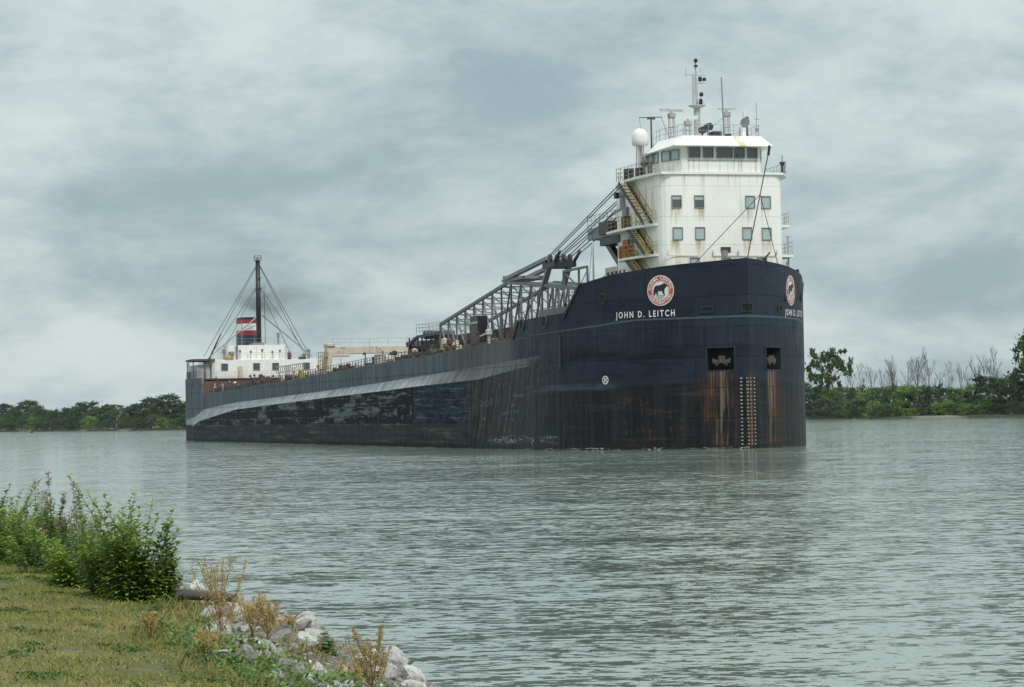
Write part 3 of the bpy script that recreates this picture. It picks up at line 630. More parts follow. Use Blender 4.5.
mb = MB(); mb.tube([L(8, -3.45, 25.5), L(8, -3.45, 27.2)], .07, 6); mb.lathe(L(8, -3.45, 27.2), [(.14, 0), (.16, .22), (.1, .3)], 8); mb.tube([L(8, -3.1, 25.5), L(8, -3.1, 27.9)], .018, 4); mb.tube([L(8, -2.8, 25.5), L(8, -2.8, 26.6)], .04, 5); part(mb, 'aerial_post', M['brown'])
mb = MB(); mb.tube([L(8, -4.3, 25.5), L(8, -4.3, 28.7)], .022, 4); mb.bar(L(8, -4.1, 27.3), L(8, -4.55, 27.3), .05, .05); mb.lathe(L(8, -4.3, 26.3), [(.12, 0), (.12, .22)], 6); part(mb, 'whip_aerial', M['grey'])
mb = MB()
for w_, z, r in ((.62, 26.05, .3), (.1, 26.3, .33)):
    mb.tube([L(7.8, w_, 25.5), L(7.8, w_, z)], .07, 6); mb.tube([L(7.4, w_, z+.25), L(8.0, w_, z+.25)], r, 12)
mb.box(L(7.2, -.1, 25.5), L(8.2, -.9, 26.15)); mb.box(L(7.2, -1.3, 25.5), L(7.6, -1.7, 25.95)); part(mb, 'searchlight', M['dark'])
mb = MB(); mb.tube([L(7, -2.75, 25.5), L(7, -2.75, 26.6)], .25, 8, .12); part(mb, 'horn_stand', M['white']); mb = MB(); mb.tube([L(6.7, -2.75, 26.85), L(7.1, -2.75, 27.0)], .42, 14, .2); part(mb, 'dish_light', M['grey'])
# forestay tripod on the fore deck, jack staff
mb = MB()
for a, b, r in ((L(.5, -.1, 14.6), L(1.6, -2.75, 24.0), .05), (L(1.2, -1.75, 20.4), L(3.2, 3.2, 15.0), .03), (L(1.2, -1.75, 20.4), L(3.6, -4.1, 15.0), .028)): mb.tube([a, b], r, 5)
part(mb, 'jack_staff', M['cable']); mb = MB(); mb.tube([L(1.58, -2.68, 23.6), L(1.63, -2.82, 24.4)], .12, 6); part(mb, 'staff_lamp', M['black'])
mb = MB(); mb.tube([L(7.3, -6.6, 14.0), L(7.3, -6.6, 17.5)], .09, 6); mb.bar(L(7.3, -6.3, 16.6), L(7.3, -6.95, 16.6), .06); mb.bar(L(7.3, -6.3, 17.4), L(7.3, -6.9, 17.4), .05); rail([L(7.3, -6.4, 14.3), L(8.8, -7.2, 14.3)], 1, .8, .03, 2, mb); part(mb, 'bow_light_post', M['lightgrey'])
mb = MB(); mb.bar(L(9, -7.6, 14.5), L(8.7, -8.1, 14.7), .3, .25); mb.bar(L(9, -7.4, 14.1), L(9, -7.7, 14.5), .06); part(mb, 'flood_light', M['black'])
mb = MB(); mb.tube([L(2.2, 1.0, 14.9), L(2.2, 1.0, 15.5)], .05, 6); mb.box(L(2.1, 1.25, 15.45), L(2.4, .8, 15.95)); part(mb, 'flood_light', M['grey'])
mb = MB(); mb.tube([L(2.4, -2.5, 15.0), L(2.4, -2.5, 15.35)], .2, 8); mb.bar(L(2.4, -2.5, 15.3), L(2.2, -2.9, 15.8), .12); part(mb, 'windlass_brake', M['dark'])
# gear between forecastle and boom
mb = MB(); mb.tube([L(19, 7.2, 13.3), L(19, 4, 13.3)], .7, 14); mb.tube([L(22.5, 7.0, 12.6), L(22.5, 3.5, 12.6)], .6, 12); mb.box(L(17.6, 7.2, 12.2), L(24.2, 3.4, 12.5)); part(mb, 'mooring_winch', M['dark'])
mb = MB()
for u in (17.8, 20.2, 24.6): mb.bar(L(u, 7.6, 9.9), L(u, 7.6, 15.6), .16, .16)
mb.bar(L(17.8, 7.6, 15.6), L(24.6, 7.6, 15.6), .2, .2); mb.bar(L(20.2, 7.6, 14), L(24.6, 7.6, 15.5), .12); mb.box(L(15.2, 9.8, 9.9), L(25, 2.5, 12.2)); rail([L(15, 8.8, 12.2), L(25.5, 8.8, 12.2)], 1.9, 1.2, .03, 3, mb); part(mb, 'winch_frame', M['truss'])

# ---- unloading boom: a long box truss lying along the deck, pivoting behind the pilothouse
TOPC = [(30, 13.9), (36.7, 14.7), (42, 15.15), (59.5, 16.5), (86.8, 13.3)]; BOTC = [(30, 10.4), (36.7, 10.5), (60, 10.3), (87, 10.2)]
for sd in (1, -1):
    mb = MB(); y = 2.5*sd
    top = [L(u, y, ip(u, TOPC)) for u in (30, 36.7, 42, 59.5, 86.8)]
    for a, b in zip(top[:-1], top[1:]): mb.bar(a, b, .27, .32)
    bot = [L(u, y, ip(u, BOTC)) for u in (30, 60, 87)]
    for a, b in zip(bot[:-1], bot[1:]): mb.bar(a, b, .27, .32)
    uu = [30+3.56*i for i in range(17)]
    for i, u in enumerate(uu):
        mb.bar(L(u, y, ip(u, BOTC)), L(u, y, ip(u, TOPC)), .16, .2)
        if i < 16:
            v = uu[i+1]
            if u < 59: mb.bar(L(u, y, ip(u, TOPC)), L(v, y, ip(v, BOTC)), .15, .16)
            else: mb.bar(L(v, y, ip(v, TOPC)), L(u, y, ip(u, BOTC)), .15, .16)
    part(mb, 'boom_truss', M['truss'])
mb = MB()
for u in [30+3.56*i for i in range(17)]:
    mb.bar(L(u, 2.3, ip(u, TOPC)), L(u, -2.3, ip(u, TOPC)), .14, .14); mb.bar(L(u, 2.3, ip(u, BOTC)), L(u, -2.3, ip(u, BOTC)), .14, .14); mb.bar(L(u, 2.3, ip(u, TOPC)-.4), L(u, -2.3, ip(u, BOTC)+.4), .09, .09)
    mb.bar(L(u, 2.3, ip(u, TOPC)), L(u+3.4, -2.3, ip(u+3.4, TOPC)), .1, .1)
part(mb, 'boom_cross_bracing', M['grey'])
mb = MB(); mb.bar(L(26, 0, 11.9), L(99, 0, 11.4), 3.4, .8); mb.tube([L(24, 0, 12.1), L(99, 0, 11.55)], .5, 8)
for u in range(28, 98, 2): mb.bar(L(u, 1.3, 11.6), L(u, -1.3, 11.6), .1, .5)
part(mb, 'boom_conveyor', M['brown'])
mb = MB(); mb.box(L(65, 4.3, 9.0), L(68, 3.2, 13.4)); part(mb, 'hopper_cabin', M['black'], bevel=.05); mb = MB(); mb.bar(L(64.95, 4.1, 11.2), L(64.95, 3.3, 11.6), .06, .15); mb.box(L(65, 4.34, 12.6), L(68, 4.3, 12.8)); part(mb, 'cabin_strip', M['cream'])
# lower head section of the boom with walkway
mb = MB()
for sd in (1, -1):
    for u in [88+2*i for i in range(8)]: mb.bar(L(u, 2.3*sd, 9.4), L(u, 2.3*sd, 12.3), .16, .18)
    mb.bar(L(87, 2.3*sd, 12.4), L(98, 2.3*sd, 12.3), .3, .3); mb.bar(L(98, 2.3*sd, 12.3), L(103, 2.3*sd, 11.4), .3, .3); mb.bar(L(87, 2.3*sd, 10.1), L(103, 2.3*sd, 10.1), .25, .25)
mb.tube([L(102, 2.2, 11.3), L(102, -2.2, 11.3)], .7, 12); mb.tube([L(97, 1.8, 12.5), L(97, -1.8, 12.5)], .5, 12); part(mb, 'boom_head', M['dark'])
mb = rail([L(99, 2.2, 12.6), L(93, 2.2, 12.5), L(88, 2.2, 12.5)], 1.15, 1.5, .03, 3); rail([L(99, 2.2, 12.6), L(99, -2.2, 12.6), L(88, -2.2, 12.5)], 1.15, 1.5, .03, 3, mb); part(mb, 'boom_walkway_rail', M['rail'])
# hoist frame and sheave block on the boom, cables up to the boom tower
mb = MB()
for w_ in (2.5, .5):
    mb.bar(L(60, w_, 16.9), L(45.5, w_, 18.1), .5, .35); mb.bar(L(47.5, w_, 15.2), L(45, w_, 17.5), .5, .35)
mb.bar(L(60.5, 2.7, 17.0), L(60.5, -2.0, 17.0), .5, .45); mb.prism([(-61.5,-2.6),(-54,-2.6),(-54,0),(-61.5,0)], 16.6, 16.9); part(mb, 'hoist_frame', M['grey'])
mb = MB()
for w_ in (2.7, 2.0, 1.3, .7): mb.tube([L(44.3, w_+.12, 17.9), L(44.3, w_-.12, 17.9)], .5, 14)
mb.tube([L(46.2, 2.7, 17.6), L(46.2, .7, 17.6)], .3, 10)
mb.box(L(42.6, 2.8, 17.1), L(46.6, .6, 17.6)); mb.bar(L(43, 2.7, 17.6), L(41.0, 2.7, 18.5), .22, .22); mb.bar(L(43, .7, 17.6), L(41, .7, 18.5), .22, .22); part(mb, 'sheave_block', M['dark'])
for w_, za, zb in ((2.7, 22.5, 18.4), (2.5, 22.25, 18.35), (2.1, 21.4, 18.2), (1.9, 21.2, 18.1), (1.5, 20.9, 18.0), (1.2, 20.2, 18.0), (.8, 20.0, 17.9), (2.6, 20.4, 17.7)):
    mb = MB(); mb.tube([L(44 if zb > 18 else 42.5, w_, zb), L(15.6, 4.6+w_*.25, za)], .05, 5); part(mb, 'hoist_cable', M['cable'])
mb = MB(); mb.tube([L(60, 2.3, 10.3), L(45, 2.3, 17.3)], .05, 5); mb.tube([L(24, 5, 18.8), L(20, 6.9, 13)], .02, 4); mb.tube([L(24, 5, 18.8), L(18, 6.9, 13)], .02, 4); mb.tube([L(36, 2.5, 14.8), L(24, 5.5, 15.8)], .04, 4); part(mb, 'rigging_wire', M['cable'])

# ---- spar deck: hatches, coamings, stanchions, clutter
hz = lambda u: ip(u, DECK)
for i in range(23):
    u = 35+i*6.9; z = hz(u+2); mb = MB(); mb.box(L(u, 8.4, z), L(u+4.4, -8.4, z+.75)); mb.box(L(u-.15, 8.6, z+.75), L(u+4.55, -8.6, z+.98))
    for k in range(9): mb.box(L(u-.18, 8.2-k*2.05, z+.1), L(u-.15, 8.05-k*2.05, z+.9))
    part(mb, 'hatch_cover', M['brown'])
mb = MB()
for i in range(112):
    u = 30+i*1.45; y = 11.35-.35*bulge(u)+.05
    if u < 193: mb.bar(L(u, y, hz(u)), L(u, y, hz(u)+1.0), .07, .07)
for k in (.4, .7, 1.0):
    for u in range(30, 190, 10): mb.bar(L(u, 11.05, hz(u)+k), L(u+10, 11.05, hz(u+10)+k), .035, .035)
part(mb, 'deck_railing', M['brown'])
mb = MB()
for i in range(112):
    u = 30+i*1.45
    if u < 193: mb.bar(L(u, -11.0, hz(u)), L(u, -11.0, hz(u)+1.0), .07, .07)
for k in (.5, 1.0):
    for u in range(30, 190, 10): mb.bar(L(u, -11.0, hz(u)+k), L(u+10, -11.0, hz(u+10)+k), .035, .035)
part(mb, 'deck_railing', M['brown'])
rr = random.Random(4)
for i in range(70):
    u = 32+rr.random()*160; w_ = 8.9+rr.random()*1.7; z = hz(u); k = rr.random(); mb = MB()
    mt = rr.choice(['rustred', 'brown', 'rustred', 'dark', 'lightgrey', 'brown', 'cream', 'rustred'])
    if k < .35: h = .7+rr.random()*1.3; mb.lathe(L(u, w_, z), [(.16, 0), (.14, h*.7), (.32, h*.72), (.3, h), (.05, h+.1)], 10); nm = 'deck_vent'
    elif k < .6: h = .5+rr.random()*.9; mb.box(L(u, w_+.4, z), L(u+.8+rr.random(), w_-.4, z+h)); mb.box(L(u-.05, w_+.45, z+h), L(u+1.1, w_-.45, z+h+.06)); nm = 'deck_locker'
    elif k < .8: mb.tube([L(u, w_+.45, z+.55), L(u, w_-.45, z+.55)], .38, 12); mb.box(L(u-.5, w_+.5, z), L(u+.5, w_+.42, z+.9)); mb.box(L(u-.5, w_-.5, z), L(u+.5, w_-.42, z+.9)); nm = 'mooring_winch'
    else: h = 1.2+rr.random()*1.6; mb.bar(L(u, w_, z), L(u, w_, z+h), .12); mb.bar(L(u, w_, z+h), L(u+.5, w_, z+h+.1), .1); mb.box(L(u+.3, w_+.15, z+h-.2), L(u+.7, w_-.15, z+h)); nm = 'deck_light'
    part(mb, nm, M[mt])
mb = MB()
for w_ in (9.3, 8.95): mb.tube([L(30, w_, hz(30)+.55), L(60, w_, hz(60)+.5), L(110, w_, hz(110)+.5), L(192, w_, hz(190)+.5)], .11, 6)
part(mb, 'deck_pipe', M['rustred'])
for u, w_, mt in ((53, 9.6, 'cream'), (56, 9.2, 'cream'), (59, 9.5, 'yellow'), (126, 10.2, 'yellow'), (56.5, 9.5, 'rustred')):
    mb = MB(); z = hz(u); mb.box(L(u, w_+.35, z), L(u+1.2, w_-.35, z+.9)); mb.lathe(L(u+.6, w_, z+.9), [(.22, 0), (.2, .4), (.1, .5)], 10); part(mb, 'hose_box', M[mt], bevel=.05)
# hatch crane gantry across the deck
mb = MB(); z0 = hz(118)
mb.box(L(117.2, 8.9, 10.95), L(118.8, -9, 11.85)); mb.prism([(-117.2,-8.9),(-118.8,-8.9),(-118.8,-6),(-117.2,-6)], 10.6, 10.95)
for sd in (1, -1): 
    for u in (116.6, 119.4): mb.bar(L(u, 8.9*sd, z0), L(u, 8.6*sd, 11.2), .5, .4)
    mb.box(L(116.3, 9.2*sd, z0+.2), L(119.7, 8.4*sd, z0+.9)); mb.box(L(117, 8.95*sd, 11.85), L(119, 7.9*sd, 12.2))
GA = part(mb, 'hatch_crane', M['cream'], bevel=.05)
part(rail([L(117.3, 8.2, 11.85), L(117.3, -8.2, 11.85)], .95, 2.2, .03, 2), 'crane_railing', M['rail'], GA)
mb = MB(); rail([L(115.0, 10.0, z0), L(117.2, 10.0, z0)], 3.1, .9, .05, 6, mb); rail([L(115.0, 9.3, z0), L(115.0, 10.0, z0)], 3.1, .9, .05, 6, mb); part(mb, 'crane_ladder', M['yellow'], GA)

# ---- aft deckhouse, funnel, aft mast
zA = 6.9
mb = MB(); plan = rounded([(-203,-8.5,1),(-217,-8.3,.3),(-217,8.3,.3),(-203,8.2,.4)], 1.2, 3); mb.prism(plan, 9.55, 12.35); AFT = part(mb, 'rear_deckhouse', M['white'])
mb = MB(); mb.prism([(-202,-9.6),(-219,-8.6),(-219,8.6),(-202,9.6)], 9.35, 9.55); mb.box(L(202.6, 9, 7), L(203.4, -9, 9.35)); part(mb, 'poop_deck', M['brown'])
for i in range(26):
    w_ = 10.5-i*.8; q = random.random(); mb = MB(); hh = .9+1.5*random.random(); uu_ = 186+random.random()*6
    if q < .5: mb.box(L(uu_, w_, 7), L(uu_+.5, w_-.45, 7+hh)); mb.bar(L(uu_, w_-.2, 7+hh), L(uu_, w_-.2, 7.5+hh), .1)
    else: mb.lathe(L(uu_, w_, 7), [(.2, 0), (.18, hh*.8), (.34, hh*.85), (.1, hh)], 8)
    part(mb, 'deck_fitting', M[random.choice(['cream', 'brown', 'dark', 'rustred', 'cream', 'grey'])])
for w_ in (6.5, 1.5, -1.5, -6.4): win((203, w_, 11.3), 0, .95, 1.0, 'window', AFT, 'glass')
for w_ in (4.1, -3.4): mb = MB(); mb.box(L(203, w_+.4, 9.6), L(202.95, w_-.4, 11.4)); part(mb, 'deckhouse_door', M['cream'], AFT)
mb = rail([L(202.2, 9.4, 9.55), L(202.2, -9.4, 9.55)], 1.05, 1.5, .03, 3); rail([L(202.2, 9.4, 9.55), L(216, 8.6, 9.55)], 1.05, 1.5, .03, 3, mb); part(mb, 'poop_railing', M['rail'])
mb = MB(); mb.prism(rounded([(-204.5,-5.9,1),(-215,-5.6,0),(-215,4,0),(-204.5,3.4,.5)], .8, 3), 12.35, 14.7); mb.prism([(-204,-8.5),(-216.5,-8.2),(-216.5,8.2),(-204,8.2)], 12.35, 12.45); part(mb, 'engine_casing', M['white'])
mb = rail([L(203.2, 8.3, 12.45), L(203.2, -8.1, 12.45)], 1.0, 1.4, .028, 3); rail([L(204.6, 3, 14.7), L(204.6, -3.2, 14.7)], 1.0, 1.4, .028, 2, mb); rail([L(204.6, 5.7, 14.7), L(204.6, 3, 14.7)], 1.0, 1.4, .028, 2, mb); part(mb, 'roof_railing', M['rail'])
for w_, z in ((3.9, 13.6), (2.2, 13.5), (.4, 13.7), (-1.2, 13.4), (-2.4, 13.6)):
    mb = MB(); mb.box(L(204.5, w_, z), L(204.42, w_-.25, z+.35)); mb.tube([L(204.45, w_-.1, 12.5), L(204.45, w_-.1, z)], .03, 5); part(mb, 'wall_fitting', M['brown'])
mb = MB()
for w_, h, r in ((6.3, 1.6, .3), (5.2, 1.2, .45), (4.3, 2.2, .2), (-2.6, 1.9, .22), (-7.4, 1.5, .3), (-6.6, .8, .4)):
    zz_ = 12.45 if abs(w_) > 3.6 else 14.7; mb.lathe(L(204.2 if w_ > 4 else 206, w_, zz_), [(r*.7, 0), (r*.7, h*.6), (r, h*.65), (r, h), (r*.4, h+.1)], 12)
part(mb, 'cowl_vent', M['grey'])
mb = MB(); mb.lathe(L(204.3, 5.7, 12.45), [(.6, 0), (.7, .4), (.5, .7), (.1, .85)], 14); part(mb, 'buoyancy_float', M['yellow'])
mb = MB(); mb.lathe(L(203.9, -3.9, 12.45), [(.3, 0), (.32, .9), (.1, 1.2)], 12); mb.box(L(203.5, -5.4, 12.45), L(204.3, -6.5, 12.8)); part(mb, 'cowl_vent', M['rustred'])
def ell(cu, cw, ru, rw, n=28): return [(-cu+ru*cos(2*pi*i/n), -cw+rw*sin(2*pi*i/n)) for i in range(n)]
FC = (214.5, .75); zs = [(14.7, 16.5, 'navy'), (16.5, 17.25, 'red'), (17.25, 18.35, 'white'), (18.35, 19.0, 'red'), (19.0, 19.2, 'black')]
mb = MB()
for i, (a, b, _) in enumerate(zs):
    mb.mi = i; ka, kb = 1-(a-14.7)*.008, 1-(b-14.7)*.008; mb.prism(ell(*FC, 3.0*ka, 1.72*ka), a, b, ell(*FC, 3.0*kb, 1.72*kb))
FUN = part(mb, 'funnel', [M[z[2]] for z in zs]); mb = MB(); mb.prism(ell(*FC, 2.8, 1.55), 19.15, 19.35); part(mb, 'funnel_cap', M['black'], FUN)
mb = MB(); mb.bar(L(211.3, 2.4, 17), L(211.3, -.9, 18.3), .1, .1); mb.bar(L(211.3, 2.2, 14.7), L(211.3, 2.2, 18.8), .08, .3); mb.box(L(206, -.4, 14.7), L(210.5, 1.2, 15.1)); part(mb, 'funnel_ladder', M['grey'], FUN)
mb = MB(); mb.tube([L(208, .1, 14.6), L(208, .1, 28.1)], .42, 14, .36); AM = part(mb, 'rear_mast', M['black'], smooth=True)
mb = MB(); mb.lathe(L(208, .1, 28.05), [(.55, 0), (.6, .1)], 10); rail([L(207.5, .6, 28.15), L(207.5, -.4, 28.15), L(208.5, -.4, 28.15), L(208.5, .6, 28.15), L(207.5, .6, 28.15)], .75, .5, .03, 2, mb); mb.tube([L(208, .1, 28.1), L(208, .1, 28.6)], .2, 8); part(mb, 'mast_top_platform', M['grey'], AM)
mb = MB(); mb.bar(L(207.6, -.4, 25.3), L(207.6, .1, 25.3), .3, .1); mb.bar(L(207.6, -.4, 23.7), L(207.6, .1, 23.7), .2, .2); mb.tube([L(207.3, -.8, 15), L(207.3, -.7, 24)], .04, 4); part(mb, 'mast_fittings', M['dark'], AM)
for a, b in (((27.4, .3), (9.4, 13.0)), ((27.2, .3), (7.6, 14.8)), ((23.9, .4), (8.8, 12.5)), ((23.7, .4), (6.6, 13.4)), ((27.4, -.2), (-7.4, 12.9)), ((27.2, -.2), (-6.8, 12.6)), ((23.9, -.2), (-7.3, 12.6)), ((23.6, -.2), (-4.6, 12.7))):
    mb = MB(); mb.tube([L(208, a[1], a[0]), L(205, b[0], b[1])], .045, 4); part(mb, 'mast_stay', M['cable'])
mb = MB(); mb.tube([L(208, -.5, 19.5), L(204.2, -7.5, 12.9)], .14, 6, .09); mb.tube([L(208, .4, 19.2), L(205, 8.4, 13.0)], .12, 6, .08); part(mb, 'derrick_boom', M['grey'])
mb = MB(); mb.tube([L(208, 8.2, 12.3), L(207, 6.3, 16.6)], .16, 6, .1); part(mb, 'derrick_boom', M['dark'])
# boat deck canopy at the stern quarter and hanging lifeboat davits
mb = MB(); mb.prism(rounded([(-203,-11.6,1),(-212,-11.2,1),(-212,-8,0),(-203,-8,0)], 1, 3), 12.3, 12.6)
for u, w_ in ((203.5, 11.3), (207, 11.4), (211, 11), (203.5, 9.5)): mb.bar(L(u, w_, 9.2), L(u, w_, 12.2), .14)
part(mb, 'boat_deck_canopy', M['brown']); mb = MB(); mb.box(L(204, 10.6, 9.1), L(211, 8.6, 11.7)); part(mb, 'steering_house', M['lightgrey'])
mb = rail([L(195, 11.5, 9.6), L(205, 11.5, 9.6), L(212, 11, 9.6), L(217, 9.6, 9.6)], 1.1, 1.2, .035, 3); part(mb, 'stern_railing', M['dark'])
# gangway stowed by the deckhouse
mb = MB(); mb.bar(L(146, 9.6, 10.0), L(128, 9.6, 10.1), .12, .1); mb.bar(L(146, 9.6, 9.2), L(128, 9.6, 9.3), .12, .1)
for i in range(15): mb.bar(L(146-i*1.28, 9.6, 9.2), L(145.2-i*1.28, 9.6, 10.05), .07, .07)
for u in (144, 130): mb.bar(L(u, 9.6, 7.6), L(u, 9.6, 9.3), .15)
part(mb, 'stowed_gangway', M['lightgrey'])
mb = MB()
for i in range(26):
    u = 150+i*1.7; mb.box(L(u, 10.2, hz(u)), L(u+.5, 9.7, hz(u)+.5+rr.random()*1.1))
part(mb, 'deck_bollards', M['brown'])

# ================================================================== WATER AND LAND
m, g = mat('river_water'); geo = g.n('ShaderNodeNewGeometry'); P = geo.outputs['Position']; X, Y, Z = g.sep(P)
def slope(sx, sy, off, det=3, rough=.55):
    mp = g.n('ShaderNodeMapping'); g.put(mp.inputs[0], P); mp.inputs['Scale'].default_value = (sx, sy, 1); mp.inputs['Location'].default_value = off; mp.inputs['Rotation'].default_value = (0, 0, .22)
    n = g.n('ShaderNodeTexNoise'); g.put(n.inputs['Vector'], mp.outputs[0]); n.inputs['Scale'].default_value = 1; n.inputs['Detail'].default_value = det; n.inputs['Roughness'].default_value = rough; n.inputs['Distortion'].default_value = .4
    q = g.n('ShaderNodeSeparateColor'); g.nt.links.new(n.outputs['Color'], q.inputs[0]); return S(g.nt, q.outputs[0])-.5, S(g.nt, q.outputs[1])-.5
gust = (g.noise(P, 1, 5, .6, sc3=(.011, .02, 1), off=(4, 4, 0))*.6+g.noise(P, 1, 4, .6, sc3=(.05, .12, 1), off=(14, 4, 0))*.4).st(.40, .60)
ax, ay = slope(5.2, 7.6, (7, 1, 2)); bx, by = slope(2.1, 3.9, (3, 5, 1)); cx_, cy_ = slope(.72, 1.5, (1, 2, 3)); ex_, ey_ = slope(.11, .26, (8, 2, 3), 2)
amp = gust*.8+.5
nx_ = (ax*.65+bx*.62+cx_*.36+ex_*.12)*amp; ny_ = (ay*.60+by*.60+cy_*.34+ey_*.15)*amp
nv = g.n('ShaderNodeVectorMath', operation='NORMALIZE'); g.put(nv.inputs[0], g.comb(nx_, ny_, 1.))
col = g.mix(gust*.6, (.185, .245, .21), (.235, .295, .26))
g.out(col, .05, normal=nv.outputs[0], ior=1.333, spec=.5); M['water'] = m
mb = MB(); mb.add([(-2600, -250, 0), (2600, -250, 0), (2600, 4200, 0), (-2600, 4200, 0)], [(0,1,2,3)]); o = mb.build('river_water', M['water']); tag(o, kind='structure')

# near bank: lawn, worn edge, stony slope
def edge_x(y): return 2.82-.2756*y+.35*sin(y*.31)+.18*sin(y*.83+1)
from mathutils import noise as mn
def ground_z(x, y):
    d_ = (x-edge_x(y))*.964      # metres beyond the edge
    n = mn.noise(mathutils.Vector((x*.6, y*.6, 0)))*.06+mn.noise(mathutils.Vector((x*2.3, y*2.3, 3)))*.02
    if d_ <= 0: return 1.38+n*.7-max(0, d_+.8)*.08
    return max(1.32-.10*d_-.088*d_*d_+n*1.5, -.8)
xs = sorted(set([-400, -250, -150, -90, -60, -45, -35, -28, -22]+[-18+.22*i for i in range(120)]+[9, 12])); ys = sorted(set([-200, -120, -60, -30, -15, -8]+[-4+.28*i for i in range(230)]+[64, 70, 80, 100, 130, 170, 230, 300, 400]))
vs, fs = [], []
for y in ys:
    for x in xs:
        xx = x if abs(y) < 61 else x+edge_x(y)-edge_x(60 if y > 0 else -60) if y > 60 else x
        vs.append((xx, y, ground_z(xx, y) if -61 < y < 61 else max(1.35-max(0, xx-edge_x(y))*.4, -.8)))
nx = len(xs)
for j in range(len(ys)-1):
    for i in range(nx-1): a = j*nx+i; fs.append((a, a+1, a+nx+1, a+nx))
m, g = mat('lawn_soil'); c = g.coord(); n1 = g.noise(c, 1.1, 6, .6); n2 = g.noise(c, 9, 5, .65); n3 = g.noise(c, 45, 3, .6)
col = g.mix(n1.st(.4, .62), (.085, .10, .025), (.17, .155, .06)); col = g.mix(n2.st(.45, .65)*.6, col, (.05, .062, .018)); col = g.mix(n3.st(.55, .7)*.6, col, (.26, .22, .12)); col = g.mix((n2*.5+n3*.5).st(.60, .64)*.8, col, (.03, .022, .015))
_x, _y, Zs = g.sep(c); vr = S(g.nt, g.vor(c, 16)); grav = g.mix(vr.st(.15, .6), (.40, .39, .37), (.10, .095, .08)); grav = g.mix(n2.st(.5, .7)*.6, grav, (.10, .10, .05))
col = g.mix((Zs+(n1-.5)*.3).st(1.30, 1.12), col, grav); col = g.mix(Zs.st(.22, .08)*.8, col, (.03, .032, .026))
g.out(col, .95, normal=g.bump(n2+n3*.6-vr*.4, .03)); M['soil'] = m
mb = MB(); mb.add(vs, fs); GR = mb.build('ground', M['soil'], smooth=True); tag(GR, kind='structure')

# far banks
SH = [(-900, 2600), (-420, 1640), (-231, 1158), (-165, 1004), (-117, 912), (-40, 850), (30, 810), (88, 779), (106, 708), (132, 667), (180, 600), (280, 480), (520, 300)]
shc = catmull(SH, 8)
def land(name, off0, z0, off1, z1, m_, steps=6):
    vs, fs = [], []; n = len(shc)
    for i, p in enumerate(shc):
        t = shc[min(i+1, n-1)]-shc[max(i-1, 0)]; t /= np.linalg.norm(t); nv = V3(-t[1], t[0]); nv = nv if nv[1] > 0 else -nv
        jit = 1.2*mn.noise(mathutils.Vector((i*.7, 0, 0)))
        for k in range(steps+1):
            f = k/steps; q = p+nv*(off0+(off1-off0)*f*f+jit*(1-f)); vs.append((q[0], q[1], z0+(z1-z0)*min(1, f*2.2)+.15*mn.noise(mathutils.Vector((q[0]*.2, q[1]*.2, 1)))*(k > 0)))
    k1 = steps+1
    for i in range(n-1):
        for k in range(steps): a = i*k1+k; fs.append((a, a+k1, a+k1+1, a+1))
    mb = MB(); mb.add(vs, fs); return mb.build(name, m_)
m, g = mat('far_bank_grass'); c = g.coord(); n1 = g.noise(c, .25, 6, .6); g.out(g.mix(n1.st(.4, .65), (.06, .10, .03), (.13, .16, .055)), .95); M['bankgrass'] = m
m, g = mat('far_bank_shingle'); c = g.coord(); n1 = g.noise(c, .8, 6, .65); n2 = g.noise(c, .03, 2, .5); g.out(g.mix(n2.st(.55, .62), g.mix(n1.st(.4, .65), (.03, .035, .02), (.07, .075, .05)), (.2, .19, .17)), .95); M['shingle'] = m
o = land('far_bank_ground', 3, .55, 900, 1.6, M['bankgrass'], 10); tag(o, kind='structure')
o = land('far_bank_shore', -.6, -.5, 5, .7, M['shingle'], 3); tag(o, kind='structure')

# ------------------------------------------------------------------ foliage
def leaf_mat(name, c1, c2, tr=.3, sc_=.5):
    m, g = mat(name); c = g.coord(); n = g.noise(c, sc_, 3, .6); oi = g.n('ShaderNodeObjectInfo'); r = S(g.nt, oi.outputs['Random']); ge = S(g.nt, g.n('ShaderNodeNewGeometry').outputs['Random Per Island'])
    col = g.mix((n*.5+ge*.35+r*.35-.1).st(.2, .85), c1, c2); g.out(col, .6, trans=tr, spec=.3); return m
M['leafA'] = leaf_mat('dense_foliage', (.035, .07, .024), (.10, .16, .045)); M['leafB'] = leaf_mat('bright_foliage', (.10, .18, .035), (.20, .30, .07)); M['leafC'] = leaf_mat('blue_green_foliage', (.045, .075, .045), (.10, .14, .08)); M['leafD'] = leaf_mat('dark_foliage', (.024, .045, .02), (.05, .08, .032))
M['bark'] = paint('grey_bark', (.09, .075, .06), .1, .9, .5, 3); M['deadwood'] = paint('bleached_dead_wood', (.085, .075, .07), .05, .9, .4, 3)
def quads(centers, size, rng, flat=0., asp=.6):
    """small leaf-clump faces at the centres with random facing"""
    n = len(centers); a = rng.normal(size=(n, 3)); a /= np.linalg.norm(a, axis=1)[:, None]; b = rng.normal(size=(n, 3)); b -= (a*b).sum(1)[:, None]*a; b /= np.linalg.norm(b, axis=1)[:, None]
    sz = (size*(.6+.8*rng.random(n)))[:, None]; v = np.stack([centers-a*sz, centers+b*sz*asp, centers+a*sz, centers-b*sz*asp], 1).reshape(-1, 3); return v
def quad_mesh(name, v, m_):
    me = bpy.data.meshes.new(name); n = len(v)//4; me.vertices.add(len(v)); me.vertices.foreach_set('co', v.ravel()); me.loops.add(n*4); me.loops.foreach_set('vertex_index', np.arange(n*4)); me.polygons.add(n)
    me.polygons.foreach_set('loop_start', np.arange(n)*4); me.polygons.foreach_set('loop_total', np.full(n, 4)); me.update(); me.validate(); me.materials.append(m_); return me
